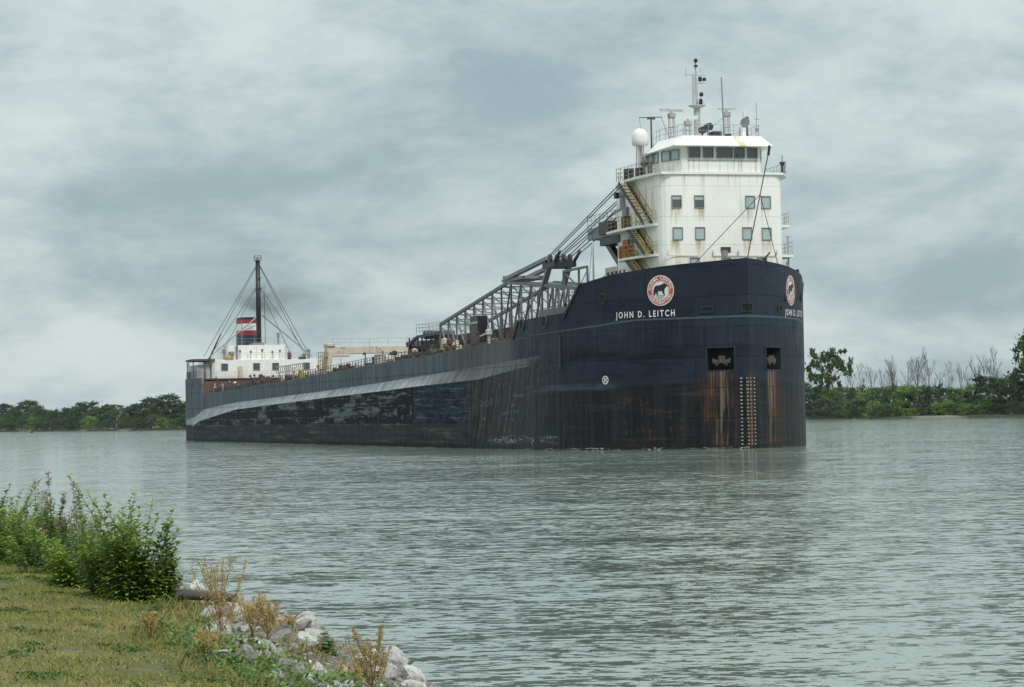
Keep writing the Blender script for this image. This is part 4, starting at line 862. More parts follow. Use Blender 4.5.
def crown_mesh(seed, kind):
    """unit-height tree crown: clumps along limbs; returns crown mesh and trunk mesh"""
    rng = np.random.default_rng(seed); pts = []; tr = MB()
    if kind == 'bush': ncl, base, spread, top = 60, .02, .62, 1.
    elif kind == 'broad': ncl, base, spread, top = 80, .14, .50, 1.
    elif kind == 'open': ncl, base, spread, top = 75, .36, .55, 1.
    else: ncl, base, spread, top = 64, .08, .34, 1.
    tr.tube([(0, 0, -.05), (rng.normal()*.01, rng.normal()*.01, .35), (rng.normal()*.03, rng.normal()*.03, .8)], .028 if kind != 'bush' else .02, 6, .008)
    for i in range(ncl):
        h_ = base+(top-base)*rng.random()**.8; k = (h_-base)/(top-base); prof = spread*(max(0., 1-(2*k-.85)**2*.62))**.5 if kind != 'open' else spread*(max(0., 1-(2*k-1.25)**2*.5))**.5
        ang = rng.random()*2*pi; r = prof*(rng.random()**.45); c_ = V3(r*cos(ang), r*sin(ang), h_-.05*rng.random()); R = (.075+.07*rng.random())*(1.25 if kind == 'bush' else .95 if kind != 'open' else .62)
        m_ = 50; q = rng.normal(size=(m_, 3)); q /= np.linalg.norm(q, axis=1)[:, None]; pts.append(c_+q*R*(rng.random((m_, 1))**.5)*(.55+1.0*rng.random((m_, 1))**2)*V3(1.2, 1.2, .7))
        if i % 2 == 0: tr.tube([(0, 0, h_*.55), tuple(c_*V3(.55, .55, .92)), tuple(c_)], .007, 4, .002)
    v = quads(np.concatenate(pts), .026, rng); return v, tr
LIB = {}
def lib(kind, var, mat_):
    k = (kind, var, mat_)
    if k not in LIB:
        v, tr = crown_mesh(hash((kind == 'bush', kind == 'broad', kind == 'open'))%97+var*13, kind); LIB[k] = (quad_mesh('crown', v, M[mat_]), tr)
    return LIB[k]
TRM = {}
def tree(name, kind, var, mat_, x, y, h, wid, label, cat, group, z=.6, rz=0):
    r = empty(name, (x, y, z), rz); tag(r, label, cat, group); cm, tr = lib(kind, var, mat_)
    c_ = bpy.data.objects.new('crown', cm); C.objects.link(c_); c_.parent = r; c_.scale = (h*wid, h*wid, h)
    if (kind, var) not in TRM: TRM[(kind, var)] = tr.build('trunk', M['bark'], r).data; t_ = C.objects[-1]; t_ = [o for o in r.children if o.name.startswith('trunk')][0]
    else: t_ = bpy.data.objects.new('trunk', TRM[(kind, var)]); C.objects.link(t_); t_.parent = r
    t_.scale = (h*wid, h*wid, h); return r
def spot(px, d_): return (px-512)/FPX*d_*1.0
def shore_d(px):
    """distance of the far waterline along the bearing"""
    b = (px-512)/FPX; best = None
    for p, q in zip(shc[:-1], shc[1:]):
        fa, fb = p[0]-b*p[1], q[0]-b*q[1]
        if fa*fb <= 0 and fa != fb: t = fa/(fa-fb); return float(p[1]+(q[1]-p[1])*t)
    return 800.
rg = random.Random(11)
# left bank: crown line as in the photograph (pixel column, height in pixels, kind)
left = [(-34,24,'broad'),(-16,26,'broad'),(0,24,'broad'),(9,20,'bush'),(17,28,'broad'),(27,28,'broad'),(36,22,'tall'),(45,24,'broad'),(53,23,'broad'),(61,19,'bush'),(70,24,'broad'),(78,28,'broad'),(87,27,'broad'),(97,22,'broad'),(105,22,'tall'),(114,24,'broad'),(121,20,'bush'),(128,23,'tall'),(135,26,'tall'),(143,22,'broad'),(150,29,'broad'),(159,31,'broad'),(168,30,'broad'),(176,28,'broad'),(184,29,'broad'),(193,27,'broad'),(204,26,'broad')]
ordn = ['first','second','third','fourth','fifth','sixth','seventh','eighth','ninth','tenth','eleventh','twelfth','thirteenth','fourteenth','fifteenth','sixteenth','seventeenth','eighteenth','nineteenth','twentieth','twenty-first','twenty-second','twenty-third','twenty-fourth','twenty-fifth','twenty-sixth','twenty-seventh','twenty-eighth','twenty-ninth','thirtieth','thirty-first','thirty-second','thirty-third','thirty-fourth','thirty-fifth']
vis = [t for t in left]
for i, (px, hp, kd) in enumerate(left):
    d_ = shore_d(px)+14+rg.random()*14; h = hp*d_/FPX*(.82+.32*rg.random()); k = len(left)-i
    tree('leafy_tree', kd, rg.randrange(4), rg.choice(['leafA', 'leafA', 'leafC', 'leafD']), spot(px, d_), d_, h, .95+.3*rg.random(), '%s leafy tree to the left of the ship stern on the far left bank' % ordn[k-1] if k > 1 else 'leafy tree partly hidden behind the ship stern', 'tree', 'leafy trees on the far left bank', rz=rg.random()*6)
for i in range(30):
    px = -30+i*7.9+rg.random()*3; d_ = shore_d(px)+4+rg.random()*4; h = (9+rg.random()*6)*d_/FPX
    tree('shore_shrub', 'bush', rg.randrange(4), rg.choice(['leafA', 'leafC', 'leafB', 'leafA']), spot(px, d_), d_, h, 1.3, 'low green shrub at the waterline of the far left bank under the trees', 'shrub', 'shrubs along the far left waterline', rz=rg.random()*6)
# right bank
d_ = shore_d(826)+10; tree('leafy_tree', 'open', 1, 'leafA', spot(827, d_), d_, 69*d_/FPX, .62, 'tall spreading tree standing beside the ship bow above the scrub', 'tree', None)
d_ = shore_d(1024)+8; tree('leafy_tree', 'broad', 2, 'leafA', spot(1037, d_), d_, 86*d_/FPX, .62, 'tall dark leafy tree cut by the right edge of the view', 'tree', None)
right = [(800,34,.9,'leafA'),(813,30,1.3,'leafA'),(822,26,1.5,'leafD'),(836,30,1.2,'leafB'),(848,29,1.3,'leafC'),(860,31,1.1,'leafA'),(872,29,1.2,'leafB'),(884,30,1.2,'leafA'),(896,32,1.2,'leafA'),(909,31,1.1,'leafB'),(921,30,1.3,'leafA'),(935,31,1.3,'leafD'),(948,28,1.2,'leafB'),(961,27,1.3,'leafA'),(973,31,1.1,'leafB'),(986,38,1.1,'leafD'),(1000,36,1.1,'leafB'),(1012,39,1.1,'leafA'),(1026,40,1.2,'leafA'),(1040,38,1.2,'leafD'),(1056,36,1.2,'leafA')]
for i, (px, hp, wd, lf) in enumerate(right):
    d_ = shore_d(px)+12+rg.random()*6; h = hp*d_/FPX
    tree('scrub_tree', 'bush' if i % 3 else 'broad', rg.randrange(4), lf, spot(px, d_), d_, h, wd*(.85 if i % 3 else 1.1), '%s bushy green tree to the right of the ship bow on the right bank' % ordn[i], 'tree', 'bushy trees on the right bank', rz=rg.random()*6)
for i in range(34):
    px = 806+i*7.6; d_ = shore_d(px)+3+rg.random()*5; hp = 9+rg.random()*9
    if 895 < px < 935: hp *= .55
    tree('shore_shrub', 'bush', rg.randrange(4), 'leafC' if px < 850 else rg.choice(['leafA', 'leafB', 'leafD', 'leafA']), spot(px, d_), d_, hp*d_/FPX, 1.35, 'low shrub at the waterline of the right bank under the bushy trees', 'shrub', 'shrubs along the right waterline', rz=rg.random()*6)
# leafless trees
def bare_mesh(seed):
    rng = random.Random(seed); mb = MB()
    def br(p, d_, ln, r, lvl):
        q = [p]; 
        for k in range(3): d_ = d_+V3(rng.gauss(0, .09), rng.gauss(0, .09), rng.gauss(0, .04)); d_ /= np.linalg.norm(d_); q.append(q[-1]+d_*ln/3)
        mb.tube([tuple(a) for a in q], r, 4, r*.45)
        if lvl < 3:
            for k in range((9, 6, 3)[lvl]):
                t = .28+.7*rng.random(); i_ = min(2, int(t*3)); b = q[i_]+(q[i_+1]-q[i_])*(t*3-i_); a = rng.random()*2*pi
                nd = d_*.9+V3(cos(a), sin(a), .35)*(.62 if lvl == 0 else .7); nd /= np.linalg.norm(nd); br(b, nd, ln*(.5 if lvl == 0 else .55)*(1.15-t*.6), r*.42, lvl+1)
    br(V3(0, 0, 0), V3(rng.gauss(0, .05), rng.gauss(0, .05), 1), .85, .0115, 0); 
    if rng.random() < .6: br(V3(0, 0, .05), V3(.2, .05, 1)/1.03, .7, .008, 0)
    return mb
bm_ = []
for k in range(5): o = bare_mesh(k+3).build('trunk', M['deadwood']); bm_.append(o.data); bpy.data.objects.remove(o)
bare = [(845,50),(861,55),(874,58),(884,52),(891,62),(897,60),(906,58),(914,70),(920,64),(929,70),(938,46),(950,56),(958,58),(968,44),(976,60),(984,62),(992,69),(1000,55)]
for i, (px, hp) in enumerate(bare):
    d_ = shore_d(px)+26+rg.random()*8; h = hp*.95*d_/FPX; r = empty('bare_tree', (spot(px, d_), d_, .6), rg.random()*6)
    tag(r, '%s leafless grey tree counting rightward from the tall spreading tree' % ordn[i], 'tree', 'leafless trees behind the scrub of the right bank'); t_ = bpy.data.objects.new('trunk', bm_[i % 5]); C.objects.link(t_); t_.parent = r; t_.scale = (h*.62, h*.62, h)
# woodland behind, one mass
rng = np.random.default_rng(5); pts = []
for i in range(len(shc)-1):
    p, q = shc[i], shc[i+1]; ln = np.linalg.norm(q-p); t = (q-p)/ln; nv = V3(-t[1], t[0]); nv = nv if nv[1] > 0 else -nv
    n = int(ln/4.5)
    for k in range(n):
        c0 = p+t*ln*rng.random()+nv*(22+70*rng.random()**1.5); h = 3.5+2.5*rng.random() if c0[0] > 60 else 4.5+3.0*rng.random(); m_ = 70; a = rng.normal(size=(m_, 3)); a /= np.linalg.norm(a, axis=1)[:, None]
        pts.append(V3(c0[0], c0[1], .6+h*.5)+a*V3(h*.55, h*.55, h*.5)*(rng.random((m_, 1))**.3))
v = quads(np.concatenate(pts), .5, rng); o = bpy.data.objects.new('distant_woodland', quad_mesh('distant_woodland', v, M['leafD'])); C.objects.link(o); tag(o, 'band of dark woodland filling in behind the trees of the far banks', 'woodland', kind='stuff')
# small white shed among the left trees, dark buoy
d_ = shore_d(112)+7; r = empty('boat_shed', (spot(112.5, d_), d_, .6), .3); tag(r, 'tiny white boat shed among the trees of the far left bank', 'shed')
mb = MB(); mb.box((-1.2, -1.5, 0), (1.2, 1.5, 2.4)); mb.build('wall', M['white'], r); mb = MB(); mb.prism([(-1.4,-1.7),(1.4,-1.7),(1.4,1.7),(-1.4,1.7)], 2.4, 3.2, [(-.05,-1.7),(.05,-1.7),(.05,1.7),(-.05,1.7)]); mb.build('roof', M['grey'], r); mb = MB(); mb.box((-.4, -1.54, 0), (.4, -1.5, 1.9)); mb.build('door', M['grey'], r)
r = empty('channel_buoy', (spot(30, 900), 900, 0)); tag(r, 'small dark buoy floating off the far left bank', 'buoy'); mb = MB(); mb.lathe((0, 0, -.3), [(.35, 0), (.5, .3), (.5, .6), (.2, .9), (.12, 1.1)], 12); mb.build('float', M['dark'], r)

# ------------------------------------------------------------------ near bank vegetation
def gl(mb_list, x, y): return ground_z(x, y)
M['stemgreen'] = leaf_mat('weed_leaves', (.115, .21, .028), (.33, .46, .08), .35, 3); M['weeddark'] = leaf_mat('weed_dark_leaves', (.055, .115, .022), (.14, .23, .05), .3, 3)
M['gold'] = leaf_mat('dry_golden_weed', (.34, .26, .09), (.56, .45, .20), .3, 4); M['yellowflower'] = leaf_mat('yellow_flower_heads', (.26, .22, .03), (.40, .33, .06), .3, 4)
M['stem'] = paint('plant_stem', (.10, .12, .045), .1, .8, .4, 5); M['drystem'] = paint('dry_plant_stem', (.22, .13, .07), .1, .9, .4, 5); M['pink'] = leaf_mat('milkweed_heads', (.18, .12, .10), (.28, .2, .15), .3, 4)
def leafs(rows_):
    """rows of (base, direction, length, width): each leaf a bent 3-segment blade"""
    v, f = [], []
    for b, d_, ln, w in rows_:
        b = V3(*b); d_ = V3(*d_); d_ /= np.linalg.norm(d_); s_ = np.cross(d_, V3(0, 0, 1)); s_ /= (np.linalg.norm(s_)+1e-6); k = len(v); dr = V3(0, 0, -1)
        p1 = b+d_*ln*.4; p2 = b+d_*ln*.75+dr*ln*.07; p3 = b+d_*ln+dr*ln*.22
        v += [b, p1+s_*w/2, p1-s_*w/2, p2+s_*w*.36, p2-s_*w*.36, p3]; f += [(k, k+1, k+2), (k+1, k+3, k+4, k+2), (k+3, k+5, k+4)]
    return v, f
def leafy_plant(x, y, h, nst, spread, seed, label, mat_='stemgreen', leaf=(.11, .022), dens=70, head=None, name='leafy_weed', cat='plant', group='green weeds on the bank edge', lean=.12, z=None):
    rng = random.Random(seed); r = empty(name, (x, y, ground_z(x, y) if z is None else z), rng.random()*6); tag(r, label, cat, group); rows_ = []; st_ = MB(); hd_ = []
    for s_ in range(nst):
        a = rng.random()*2*pi; rad = spread*rng.random()**.6; bx_, by_ = rad*cos(a), rad*sin(a); hh = h*(.6+.4*rng.random())*(1-.35*rad/max(spread, .01)) if s_ else h
        lx, ly = rng.gauss(cos(a)*lean, .08)*hh, rng.gauss(sin(a)*lean, .08)*hh; P = lambda t: V3(bx_+lx*t*t, by_+ly*t*t, hh*t-.05)
        st_.tube([tuple(P(t)) for t in (0, .35, .7, 1)], .006, 4, .002)
        for i in range(dens):
            t = .06+.94*(i+rng.random())/dens; b = P(t); an = i*2.4+rng.random()*.6; el = .1+.8*t*rng.random(); ll = leaf[0]*(.55+.6*rng.random())*(1.15-.65*t); rows_.append((b, (cos(an), sin(an), el), ll, leaf[1]*(.7+.5*rng.random())))
        if head:
            for i in range(26): t = .88+.14*rng.random(); hd_.append(P(min(t, 1))+V3(rng.gauss(0, .022), rng.gauss(0, .022), rng.gauss(.02, .02)))
    v, f = leafs(rows_); mb = MB(); mb.add(v, f); mb.build('leaves', M[mat_], r); st_.build('stem', M['stem'], r)
    if head: o = bpy.data.objects.new('flower_heads', quad_mesh('flower_heads', quads(np.array(hd_), .012, np.random.default_rng(seed)), M[head])); C.objects.link(o); o.parent = r
    return r
def gpos(px, py, z=1.3):
    dpy = (343.5-py); dr = fw+rt*(px-512)/FPX+up*dpy/FPX; t = (z-CAM_Z)/dr[2]; return dr[0]*t, dr[1]*t
plants = [  # (px of base, py of base, height m, stems, spread, style, label)
 (-22,548,.85,12,.5,'d','dark leafy bush cut by the left edge of the view, farthest back'),
 (4,548,.98,16,.42,'g','tall bright green weed clump farthest left on the bank edge'),
 (20,556,.78,14,.38,'y','yellow flowering weed in front of the leftmost green clump'),
 (30,562,.55,14,.40,'d','low dark bush below the yellow flowering weed'),
 (38,556,.98,4,.12,'m','lone tall slim weed just right of the yellow flowers'),
 (54,560,.95,6,.16,'m','slim weed with seed head, second from the yellow flowers'),
 (72,570,.86,10,.22,'m','milkweed with pinkish heads in the middle of the green clump'),
 (86,576,.86,9,.20,'m','milkweed with pinkish heads, right-hand one of the two'),
 (-8,560,.74,16,.5,'g','broad bright green bush cut by the left edge of the view'),
 (14,562,.62,18,.5,'g','broad green bush under the leftmost weed clump'),
 (26,552,.72,16,.4,'d','dark bushy weed behind the yellow flowers'),
 (46,566,.55,16,.42,'g','bushy green weed below the two slim weeds'),
 (60,574,.50,16,.34,'d','low dark leafy bush at the foot of the milkweeds'),
 (78,588,.52,16,.30,'g','low bright green weed at the foot of the milkweeds'),
 (102,588,.86,14,.24,'g','green weed clump between the milkweeds and the tallest weed'),
 (116,600,.66,18,.26,'g','bushy green weed at the left foot of the tallest weed'),
 (133,606,1.02,14,.19,'g','tallest bright green weed clump, standing at the lawn corner'),
 (147,606,.80,12,.15,'g','green weed leaning right of the tallest weed'),
 (164,606,.42,7,.12,'g','short spiky green weed nearest the white rocks'),
]
for i, (px, py, h, n, sp, stl, lab) in enumerate(plants):
    x, y = gpos(px, py); mt = {'g': 'stemgreen', 'd': 'weeddark', 'y': 'stemgreen', 'm': 'weeddark'}[stl]; lf = {'g': (.19, .038), 'd': (.11, .05), 'y': (.10, .03), 'm': (.13, .06)}[stl]
    leafy_plant(x, y, h*1.22, int(n*2.0), sp*1.3, 40+i, lab, mt, lf, {'g': 60, 'd': 46, 'y': 50, 'm': 30}[stl], {'y': 'yellowflower', 'm': 'pink'}.get(stl), lean={'g': .24, 'd': .3, 'y': .3, 'm': .1}[stl])
def feather_weed(x, y, h, n, seed, label, spread=.1, mat_='gold'):
    rng = random.Random(seed); r = empty('dry_weed', (x, y, ground_z(x, y)-.02), 0); tag(r, label, 'plant', 'dry golden weeds among the rocks'); st_ = MB(); pts = []
    for s_ in range(n):
        a = rng.random()*2*pi; ln = h*(.35+.55*rng.random()) if s_ else h*.8; t0 = h*(.12+.4*rng.random()) if s_ else 0; d_ = V3(cos(a)*.6, sin(a)*.6, 1); d_ /= np.linalg.norm(d_)
        p = [V3(0, 0, t0)*.9]; 
        for k in range(4): p.append(p[-1]+d_*ln/4*min(1, (h-t0)/ln+.1)); d_ = d_+V3(0, 0, .18); d_ /= np.linalg.norm(d_)
        st_.tube([tuple(q) for q in p], .004 if s_ else .008, 4, .0015)
        for i in range(120):
            t = .3+.7*rng.random(); k = min(3, int(t*4)); b = p[k]+(p[k+1]-p[k])*(t*4-k); w = .034*(1.2-t); pts.append(b+V3(rng.gauss(0, w), rng.gauss(0, w), rng.gauss(.01, w)))
    st_.build('stem', M['drystem'], r); o = bpy.data.objects.new('seed_plumes', quad_mesh('seed_plumes', quads(np.array(pts), .011, np.random.default_rng(seed), asp=.35), M[mat_])); C.objects.link(o); o.parent = r; return r
for px, py, z, h, n, lab in [(221,652,1.2,.72,16,'tall dry golden weed standing among the white rocks'),(252,650,1.1,.42,14,'dry golden weed right of the tall golden one'),(268,656,1.05,.36,14,'short dry weed between the tall golden weed and the broad leaves'),(287,654,1.0,.22,10,'low dry weed beside the pale boulders'),(372,700,1.0,.55,18,'wide dry weed low in the middle of the bank, nearest the water'),(352,704,1.0,.3,10,'short dry weed left of the wide dry weed'),(492,712,.7,.25,8,'tip of a dry weed at the bottom edge of the view'),(474,714,.7,.2,7,'small dry tip left of the bottom edge weed'),(205,668,1.25,.28,12,'pinkish dry weed at the lawn edge below the rocks'),(66,588,1.3,.2,10,'small dry brown tuft at the foot of the green clump'),(150,640,1.3,.2,9,'dry reddish tuft beside the low dark bush')]:
    x, y = gpos(px, py, z); feather_weed(x, y, h, n, px, lab)
for px, py, z, h, n, sp, mt, lf, lab in [(323,662,.95,.22,5,.05,'weeddark',(.12,.07),'small broad-leaved plant standing alone against the water'),(150,634,1.3,.2,14,.22,'weeddark',(.07,.035),'low dark bush at the lawn edge below the grey log'),(180,636,1.3,.2,10,.15,'stemgreen',(.06,.03),'low yellow-green plant below the white rocks'),(265,672,1.2,.26,16,.3,'stemgreen',(.08,.035),'broad-leaved green clump right of the tall golden weed'),(225,690,1.28,.2,16,.3,'stemgreen',(.07,.03),'low green plant at the bottom edge beside the lawn'),(300,690,1.15,.22,18,.35,'weeddark',(.08,.035),'dark leafy clump at the bottom edge below the boulders'),(128,612,1.33,.1,12,.2,'stemgreen',(.05,.02),'low green tuft on the lawn by the tallest weed'),(82,600,1.36,.1,10,.16,'weeddark',(.05,.02),'tiny green tuft on the lawn left of the tallest weed'),(248,678,1.24,.18,14,.25,'stemgreen',(.07,.03),'green clump in front of the tall golden weed')]:
    x, y = gpos(px, py, z); leafy_plant(x, y, h, n, sp, int(px*3+py), lab, mt, lf, 18, None, 'low_plant', 'plant', 'low plants on the stony slope', .3)
# ground cover with white blossom
rng = np.random.default_rng(8); rows_ = []; fl = []
for i in range(30000):
    y = 13+rng.random()*22; off = rng.random()**1.0*3.2+.15; x = edge_x(y)+off
    dens = mn.noise(mathutils.Vector((x*1.1, y*.7, 5)))+.35-.12*max(0, off-.9)-(.9 if y > 20.3 else 0)
    if rng.random() > dens*1.7: continue
    z = ground_z(x, y); a = rng.random()*2*pi
    rows_.append(((x, y, z+.01+.15*rng.random()**1.5), (cos(a), sin(a), .3+.9*rng.random()), .03+.06*rng.random(), .018+.014*rng.random()))
    if rng.random() < .012: fl.append((x, y, z+.13+.05*rng.random()))
v, f = leafs(rows_); mb = MB(); mb.add(v, f); o = mb.build('ground_cover', leaf_mat('ground_cover_leaves', (.05, .105, .022), (.22, .33, .09), .3, 2.2)); tag(o, 'low leafy ground cover creeping down the stony slope', 'ground cover', kind='stuff')
if fl: o = bpy.data.objects.new('white_blossom', quad_mesh('white_blossom', quads(np.array(fl), .012, rng, asp=.9), M['mark'])); C.objects.link(o); tag(o, 'scattered small white flowers above the ground cover', 'flowers', kind='stuff')
# lawn blades
rng = np.random.default_rng(3); N = 420000; y = 14+rng.random(N)**.8*26; x = -10.5+rng.random(N)*10.5; ex = 2.82-.2756*y+.35*np.sin(y*.31)+.18*np.sin(y*.83+1); k = (x < ex+.25); x, y = x[k], y[k]
keep = np.array([mn.noise(mathutils.Vector((a*1.4, b*1.0, 0)))+mn.noise(mathutils.Vector((a*6, b*6, 7)))*.7+.80 > .9*r for a, b, r in zip(x, y, rng.random(len(x)))]); x, y = x[keep], y[keep]
zz_ = np.array([ground_z(a, b) for a, b in zip(x, y)]); n = len(x); h = .012+.02*rng.random(n)**1.6; a = rng.random(n)*2*pi; w = .004+.002*rng.random(n); lean = rng.normal(size=(n, 2))*.018
b0 = np.stack([x+np.cos(a)*w, y+np.sin(a)*w, zz_-.005], 1); b1 = np.stack([x-np.cos(a)*w, y-np.sin(a)*w, zz_-.005], 1); t0 = np.stack([x+lean[:,0]-np.cos(a)*w*.3, y+lean[:,1]-np.sin(a)*w*.3, zz_+h], 1); t1 = np.stack([x+lean[:,0]+np.cos(a)*w*.3, y+lean[:,1]+np.sin(a)*w*.3, zz_+h], 1)
M['grass'] = leaf_mat('dry_lawn_blades', (.12, .155, .03), (.36, .34, .10), .3, 1.3)
o = bpy.data.objects.new('lawn_grass', quad_mesh('lawn_grass', np.stack([b0, b1, t0, t1], 1).reshape(-1, 3), M['grass'])); C.objects.link(o); tag(o, 'short patchy dry grass of the lawn in the lower left corner', 'grass', kind='stuff')
# dead leaves and clover clumps on the lawn
rng = np.random.default_rng(17); N = 5000; y = 14.5+rng.random(N)*22; x = -10+rng.random(N)*10; ex = 2.82-.2756*y; k = x < ex; pts = np.array([(a, b, ground_z(a, b)+.018) for a, b in zip(x[k], y[k])])
o = bpy.data.objects.new('dead_leaves', quad_mesh('dead_leaves', quads(pts, .009, rng, asp=.6), paint('dead_leaf', (.05, .035, .02), .2, .9, .4, 8))); C.objects.link(o); tag(o, 'small dark dead leaves scattered over the lawn', 'leaves', kind='stuff')
rng = np.random.default_rng(19); pts = []
for i in range(420):
    yy_ = 14.5+rng.random()*20; xx_ = -9+rng.random()*9
    if xx_ > edge_x(yy_)+.1: continue
    r_ = .05+.16*rng.random(); m_ = int(420*r_); q = rng.normal(size=(m_, 2))*r_*.5; pts += [(xx_+a, yy_+b, ground_z(xx_+a, yy_+b)+.012+.02*rng.random()) for a, b in q]
o = bpy.data.objects.new('clover', quad_mesh('clover', quads(np.array(pts), .011, rng, asp=.8), M['weeddark'])); C.objects.link(o); tag(o, 'dark green clover clumps growing in the dry lawn', 'clover', kind='stuff')
# rough grass on the slope
rng = np.random.default_rng(13); N = 60000; y = 13.5+rng.random(N)**.8*30; off = rng.random(N)**1.2*3.2-.08; ex = 2.82-.2756*y+.35*np.sin(y*.31)+.18*np.sin(y*.83+1); x = ex+off
keep = np.array([mn.noise(mathutils.Vector((a*.9, b*.7, 3)))*1.3+.45-.28*max(0, o_-.6)*(1 if b > 21 else .5)-(.35 if 20 < b < 27 and o_ > .3 else 0) > r*.9 for a, b, o_, r in zip(x, y, off, rng.random(N))]); x, y, off = x[keep], y[keep], off[keep]
zz_ = np.array([ground_z(a, b) for a, b in zip(x, y)]); n = len(x); h = .03+.085*rng.random(n)**2; a = rng.random(n)*2*pi; w = .005+.004*rng.random(n); lean = rng.normal(size=(n, 2))*.05
b0 = np.stack([x+np.cos(a)*w, y+np.sin(a)*w, zz_-.01], 1); b1 = np.stack([x-np.cos(a)*w, y-np.sin(a)*w, zz_-.01], 1); t0 = np.stack([x+lean[:,0]-np.cos(a)*w*.3, y+lean[:,1]-np.sin(a)*w*.3, zz_+h], 1); t1 = np.stack([x+lean[:,0]+np.cos(a)*w*.3, y+lean[:,1]+np.sin(a)*w*.3, zz_+h], 1)
M['rough'] = leaf_mat('rough_slope_grass', (.10, .15, .03), (.42, .33, .15), .3, 1.1)
o = bpy.data.objects.new('slope_grass', quad_mesh('slope_grass', np.stack([b0, b1, t0, t1], 1).reshape(-1, 3), M['rough'])); C.objects.link(o); tag(o, 'longer rough grass on the stony slope above the water', 'grass', kind='stuff')
# riprap
m, g = mat('pale_limestone'); c = g.coord(); n1 = g.noise(c, 5, 6, .65); n2 = g.noise(c, 30, 4, .6); oi = g.n('ShaderNodeObjectInfo'); r_ = S(g.nt, oi.outputs['Random'])
col = g.mix(r_, (.40, .40, .39), (.74, .74, .72)); col = g.mix(n1.st(.45, .68)*.65, col, (.15, .145, .135)); g.out(col, .9, normal=g.bump(n1+n2*.4, .03)); M['rock'] = m
def rock_mesh(seed):
    rng = random.Random(seed); import bmesh
    bm = bmesh.new(); bmesh.ops.create_icosphere(bm, subdivisions=3, radius=1); cuts = [(V3(rng.gauss(0,1), rng.gauss(0,1), rng.gauss(0,1)), .42+.38*rng.random()) for _ in range(15)]; cuts = [(a/np.linalg.norm(a), b) for a, b in cuts]
    for v in bm.verts:
        p = V3(*v.co)
        for a, b in cuts:
            d_ = p@a
            if d_ > b: p = p-a*(d_-b)
        k = 1+.07*mn.noise(v.co*2.2+mathutils.Vector((seed, 0, 0)))+.03*mn.noise(v.co*7)
        v.co = mathutils.Vector(p*k)
    me = bpy.data.meshes.new('rock'); bm.to_mesh(me); bm.free(); me.materials.append(M['rock']); return me
RK = [rock_mesh(k) for k in range(6)]
rr = random.Random(21)
special = [(196,618,1.05,.34,'largest white boulder right of the tallest weed'),(240,622,.95,.3,'white boulder behind the tall golden weed'),(212,632,1.1,.26,'pale boulder left of the tall golden weed'),(245,640,1.05,.26,'pale boulder right of the tall golden weed'),(298,656,.85,.34,'long pale boulder near the lone broad-leaved plant'),(318,668,.8,.3,'grey boulder under the lone broad-leaved plant'),(268,642,.9,.25,'pale boulder between the dry weeds'),(180,606,1.0,.22,'dark grey boulder behind the grey log'),(228,612,.9,.2,'dark boulder nearest the water behind the golden weed')]
for i, (px, py, z, s_, lab) in enumerate(special):
    x, y = gpos(px, py, z); o = bpy.data.objects.new('rock', RK[i % 6]); C.objects.link(o); s_ *= .5; o.location = (x, y, ground_z(x, y)+s_*.15); o.scale = (s_*1.2, s_, s_*.6); o.rotation_euler = (rr.random()*.4, rr.random()*.4, rr.random()*6); tag(o, lab, 'rock', 'boulders of the stony slope')
cnt = 0
for i in range(290):
    y = 16.5+rr.random()**1.1*16 if i < 250 else 14+rr.random()*8; off = .5+rr.random()*2.9; x = edge_x(y)+(off if y > 24 else min(off, 2.1)); s_ = .05+.10*rr.random()**1.5
    o = bpy.data.objects.new('rock', RK[rr.randrange(6)]); C.objects.link(o); o.location = (x, y, ground_z(x, y)+s_*.25); o.scale = (s_*(1+.5*rr.random()), s_, s_*(.5+.3*rr.random())); o.rotation_euler = (rr.random(), rr.random(), rr.random()*6); tag(o, 'small pale stone packed among the others on the bank slope', 'rock', 'small stones of the bank slope')
x, y = gpos(158, 612, 1.25); r = empty('driftwood_log', (x, y, ground_z(x, y)+.06), -.1); tag(r, 'weathered grey log lying at the foot of the tallest weed', 'log'); mb = MB(); mb.tube([(-.22, 0, 0), (.1, .05, .02), (.5, .02, 0), (.75, -.05, -.02)], .055, 8, .04); mb.build('log_body', M['deadwood'], r, smooth=True)
for i in range(7):
    y = 18+rr.random()*9; x = edge_x(y)+.3+rr.random()*1.6; z = ground_z(x, y); a = rr.random()*6; ln_ = .25+.4*rr.random(); r = empty('dead_branch', (x, y, z+.06), a); tag(r, 'dry dead branch lying across the stones of the bank slope', 'branch', 'dead branches on the bank slope')
    mb = MB(); mb.tube([(0, 0, 0), (ln_*.5, .04, .08), (ln_, .02, .05)], .012, 5, .004); mb.tube([(ln_*.4, .03, .06), (ln_*.7, .15, .16)], .006, 4, .002); mb.tube([(ln_*.6, .03, .07), (ln_*.9, -.12, .14)], .006, 4, .002); mb.build('branch_body', M['drystem'], r)
# smoke over the funnel
import bmesh
bm = bmesh.new(); bmesh.ops.create_icosphere(bm, subdivisions=3, radius=1); me = bpy.data.meshes.new('funnel_smoke'); bm.to_mesh(me); bm.free()
fx = SHIP.location.x; ang = SHIP.rotation_euler.z; lx, ly = -214.5, 3.2; wx = 18.88+lx*cos(ang)-ly*sin(ang); wy = 205.36+lx*sin(ang)+ly*cos(ang)
o = bpy.data.objects.new('funnel_smoke', me); C.objects.link(o); o.location = (wx+1.5, wy, 22.0); o.scale = (9, 4, 3.8); tag(o, 'thin brownish smoke drifting from the funnel', 'smoke', kind='stuff')
m = bpy.data.materials.new('smoke'); g = G(m); c = g.coord('Object'); X, Y, Z = g.sep(c); n = g.noise(c, 2.2, 5, .6, dist=.6); ln = g.n('ShaderNodeVectorMath', operation='LENGTH'); g.put(ln.inputs[0], c); rad = S(g.nt, ln.outputs['Value'])
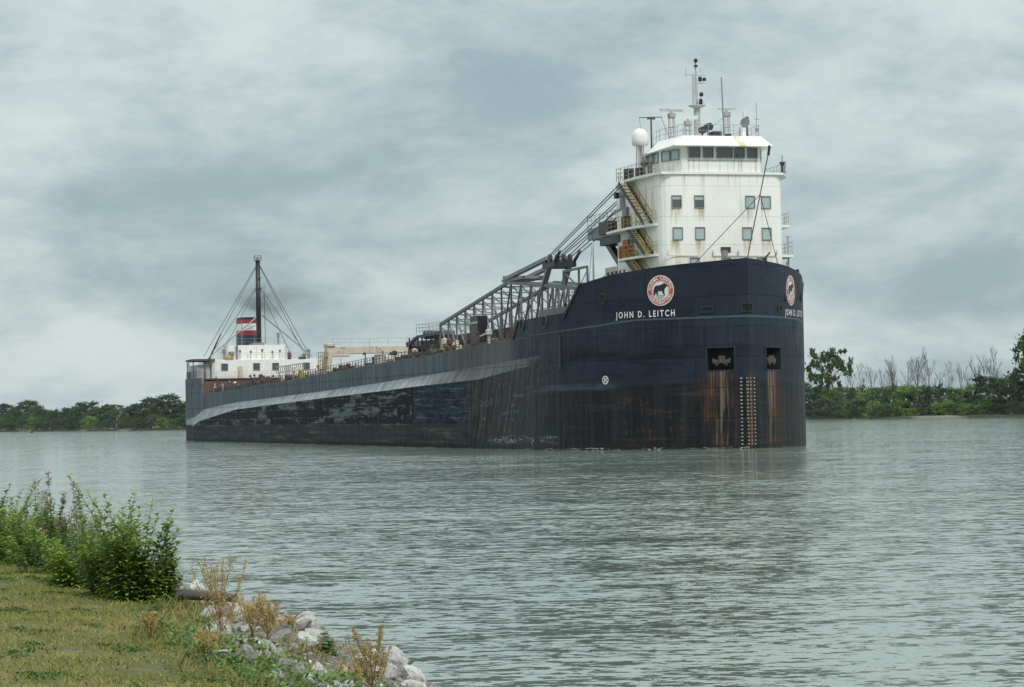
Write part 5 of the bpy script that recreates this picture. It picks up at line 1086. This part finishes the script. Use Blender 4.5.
den = n.st(.38, .66)*rad.st(1., .3)*(X.st(.1, -.7)*1.2+.25)*.5; pv = g.n('ShaderNodeVolumePrincipled'); pv.inputs['Color'].default_value = (.22, .19, .16, 1); g.put(pv.inputs['Density'], den); oo = g.n('ShaderNodeOutputMaterial'); g.nt.links.new(pv.outputs[0], oo.inputs['Volume']); me.materials.append(m)

# air between the camera and the far banks
mb = MB(); mb.box((-2700, -260, -2.), (2700, 4300, 60)); o = mb.build('haze', []); tag(o, 'thin pale haze in the air over the river', 'haze', kind='stuff')
m = bpy.data.materials.new('haze'); g = G(m); pv = g.n('ShaderNodeVolumePrincipled'); pv.inputs['Color'].default_value = (.75, .87, .95, 1); pv.inputs['Density'].default_value = .000035; oo = g.n('ShaderNodeOutputMaterial'); g.nt.links.new(pv.outputs[0], oo.inputs['Volume']); o.data.materials.append(m)

# small ripple and broken foam where the hull meets the river
vs, fs = [], []
for side in (1, -1):
    k0 = len(vs); ss = [i*.5 for i in range(0, 470)]
    for q in ss:
        nz = mn.noise(mathutils.Vector((q*.5, side*3, 0)))+.6*mn.noise(mathutils.Vector((q*1.9, side*5, 2))); hh = max(.01, .07+.09*nz+(.09 if q < 22 else 0))
        for o_, z_ in ((-.15, hh*.6), (.18, hh), (.7+.3*nz, .01)): x_, y_, _z = hull_pt(side, min(q, ARC[-1]-.01), 0., o_); vs.append((x_, y_, z_))
    n_ = len(ss)
    for i in range(n_-1):
        for k in (0, 1): a = k0+3*i+k; fs.append((a, a+1, a+4, a+3))
mb = MB(); mb.add(vs, fs)
m = bpy.data.materials.new('foam'); g = G(m); c = g.coord(); n = g.noise(c, 2.2, 5, .7); n2 = g.noise(c, .25, 3, .6)
b_ = g.n('ShaderNodeBsdfDiffuse'); b_.inputs[0].default_value = (.6, .66, .63, 1); t_ = g.n('ShaderNodeBsdfTransparent'); mx_ = g.n('ShaderNodeMixShader'); g.put(mx_.inputs[0], n.st(.50, .64)*n2.st(.42, .64)*.6)
g.nt.links.new(t_.outputs[0], mx_.inputs[1]); g.nt.links.new(b_.outputs[0], mx_.inputs[2]); oo = g.n('ShaderNodeOutputMaterial'); g.nt.links.new(mx_.outputs[0], oo.inputs[0])
o = mb.build('hull_foam', m); o.location = SHIP.location; o.rotation_euler = SHIP.rotation_euler; tag(o, 'thin broken line of foam along the ship waterline', 'foam', kind='stuff')
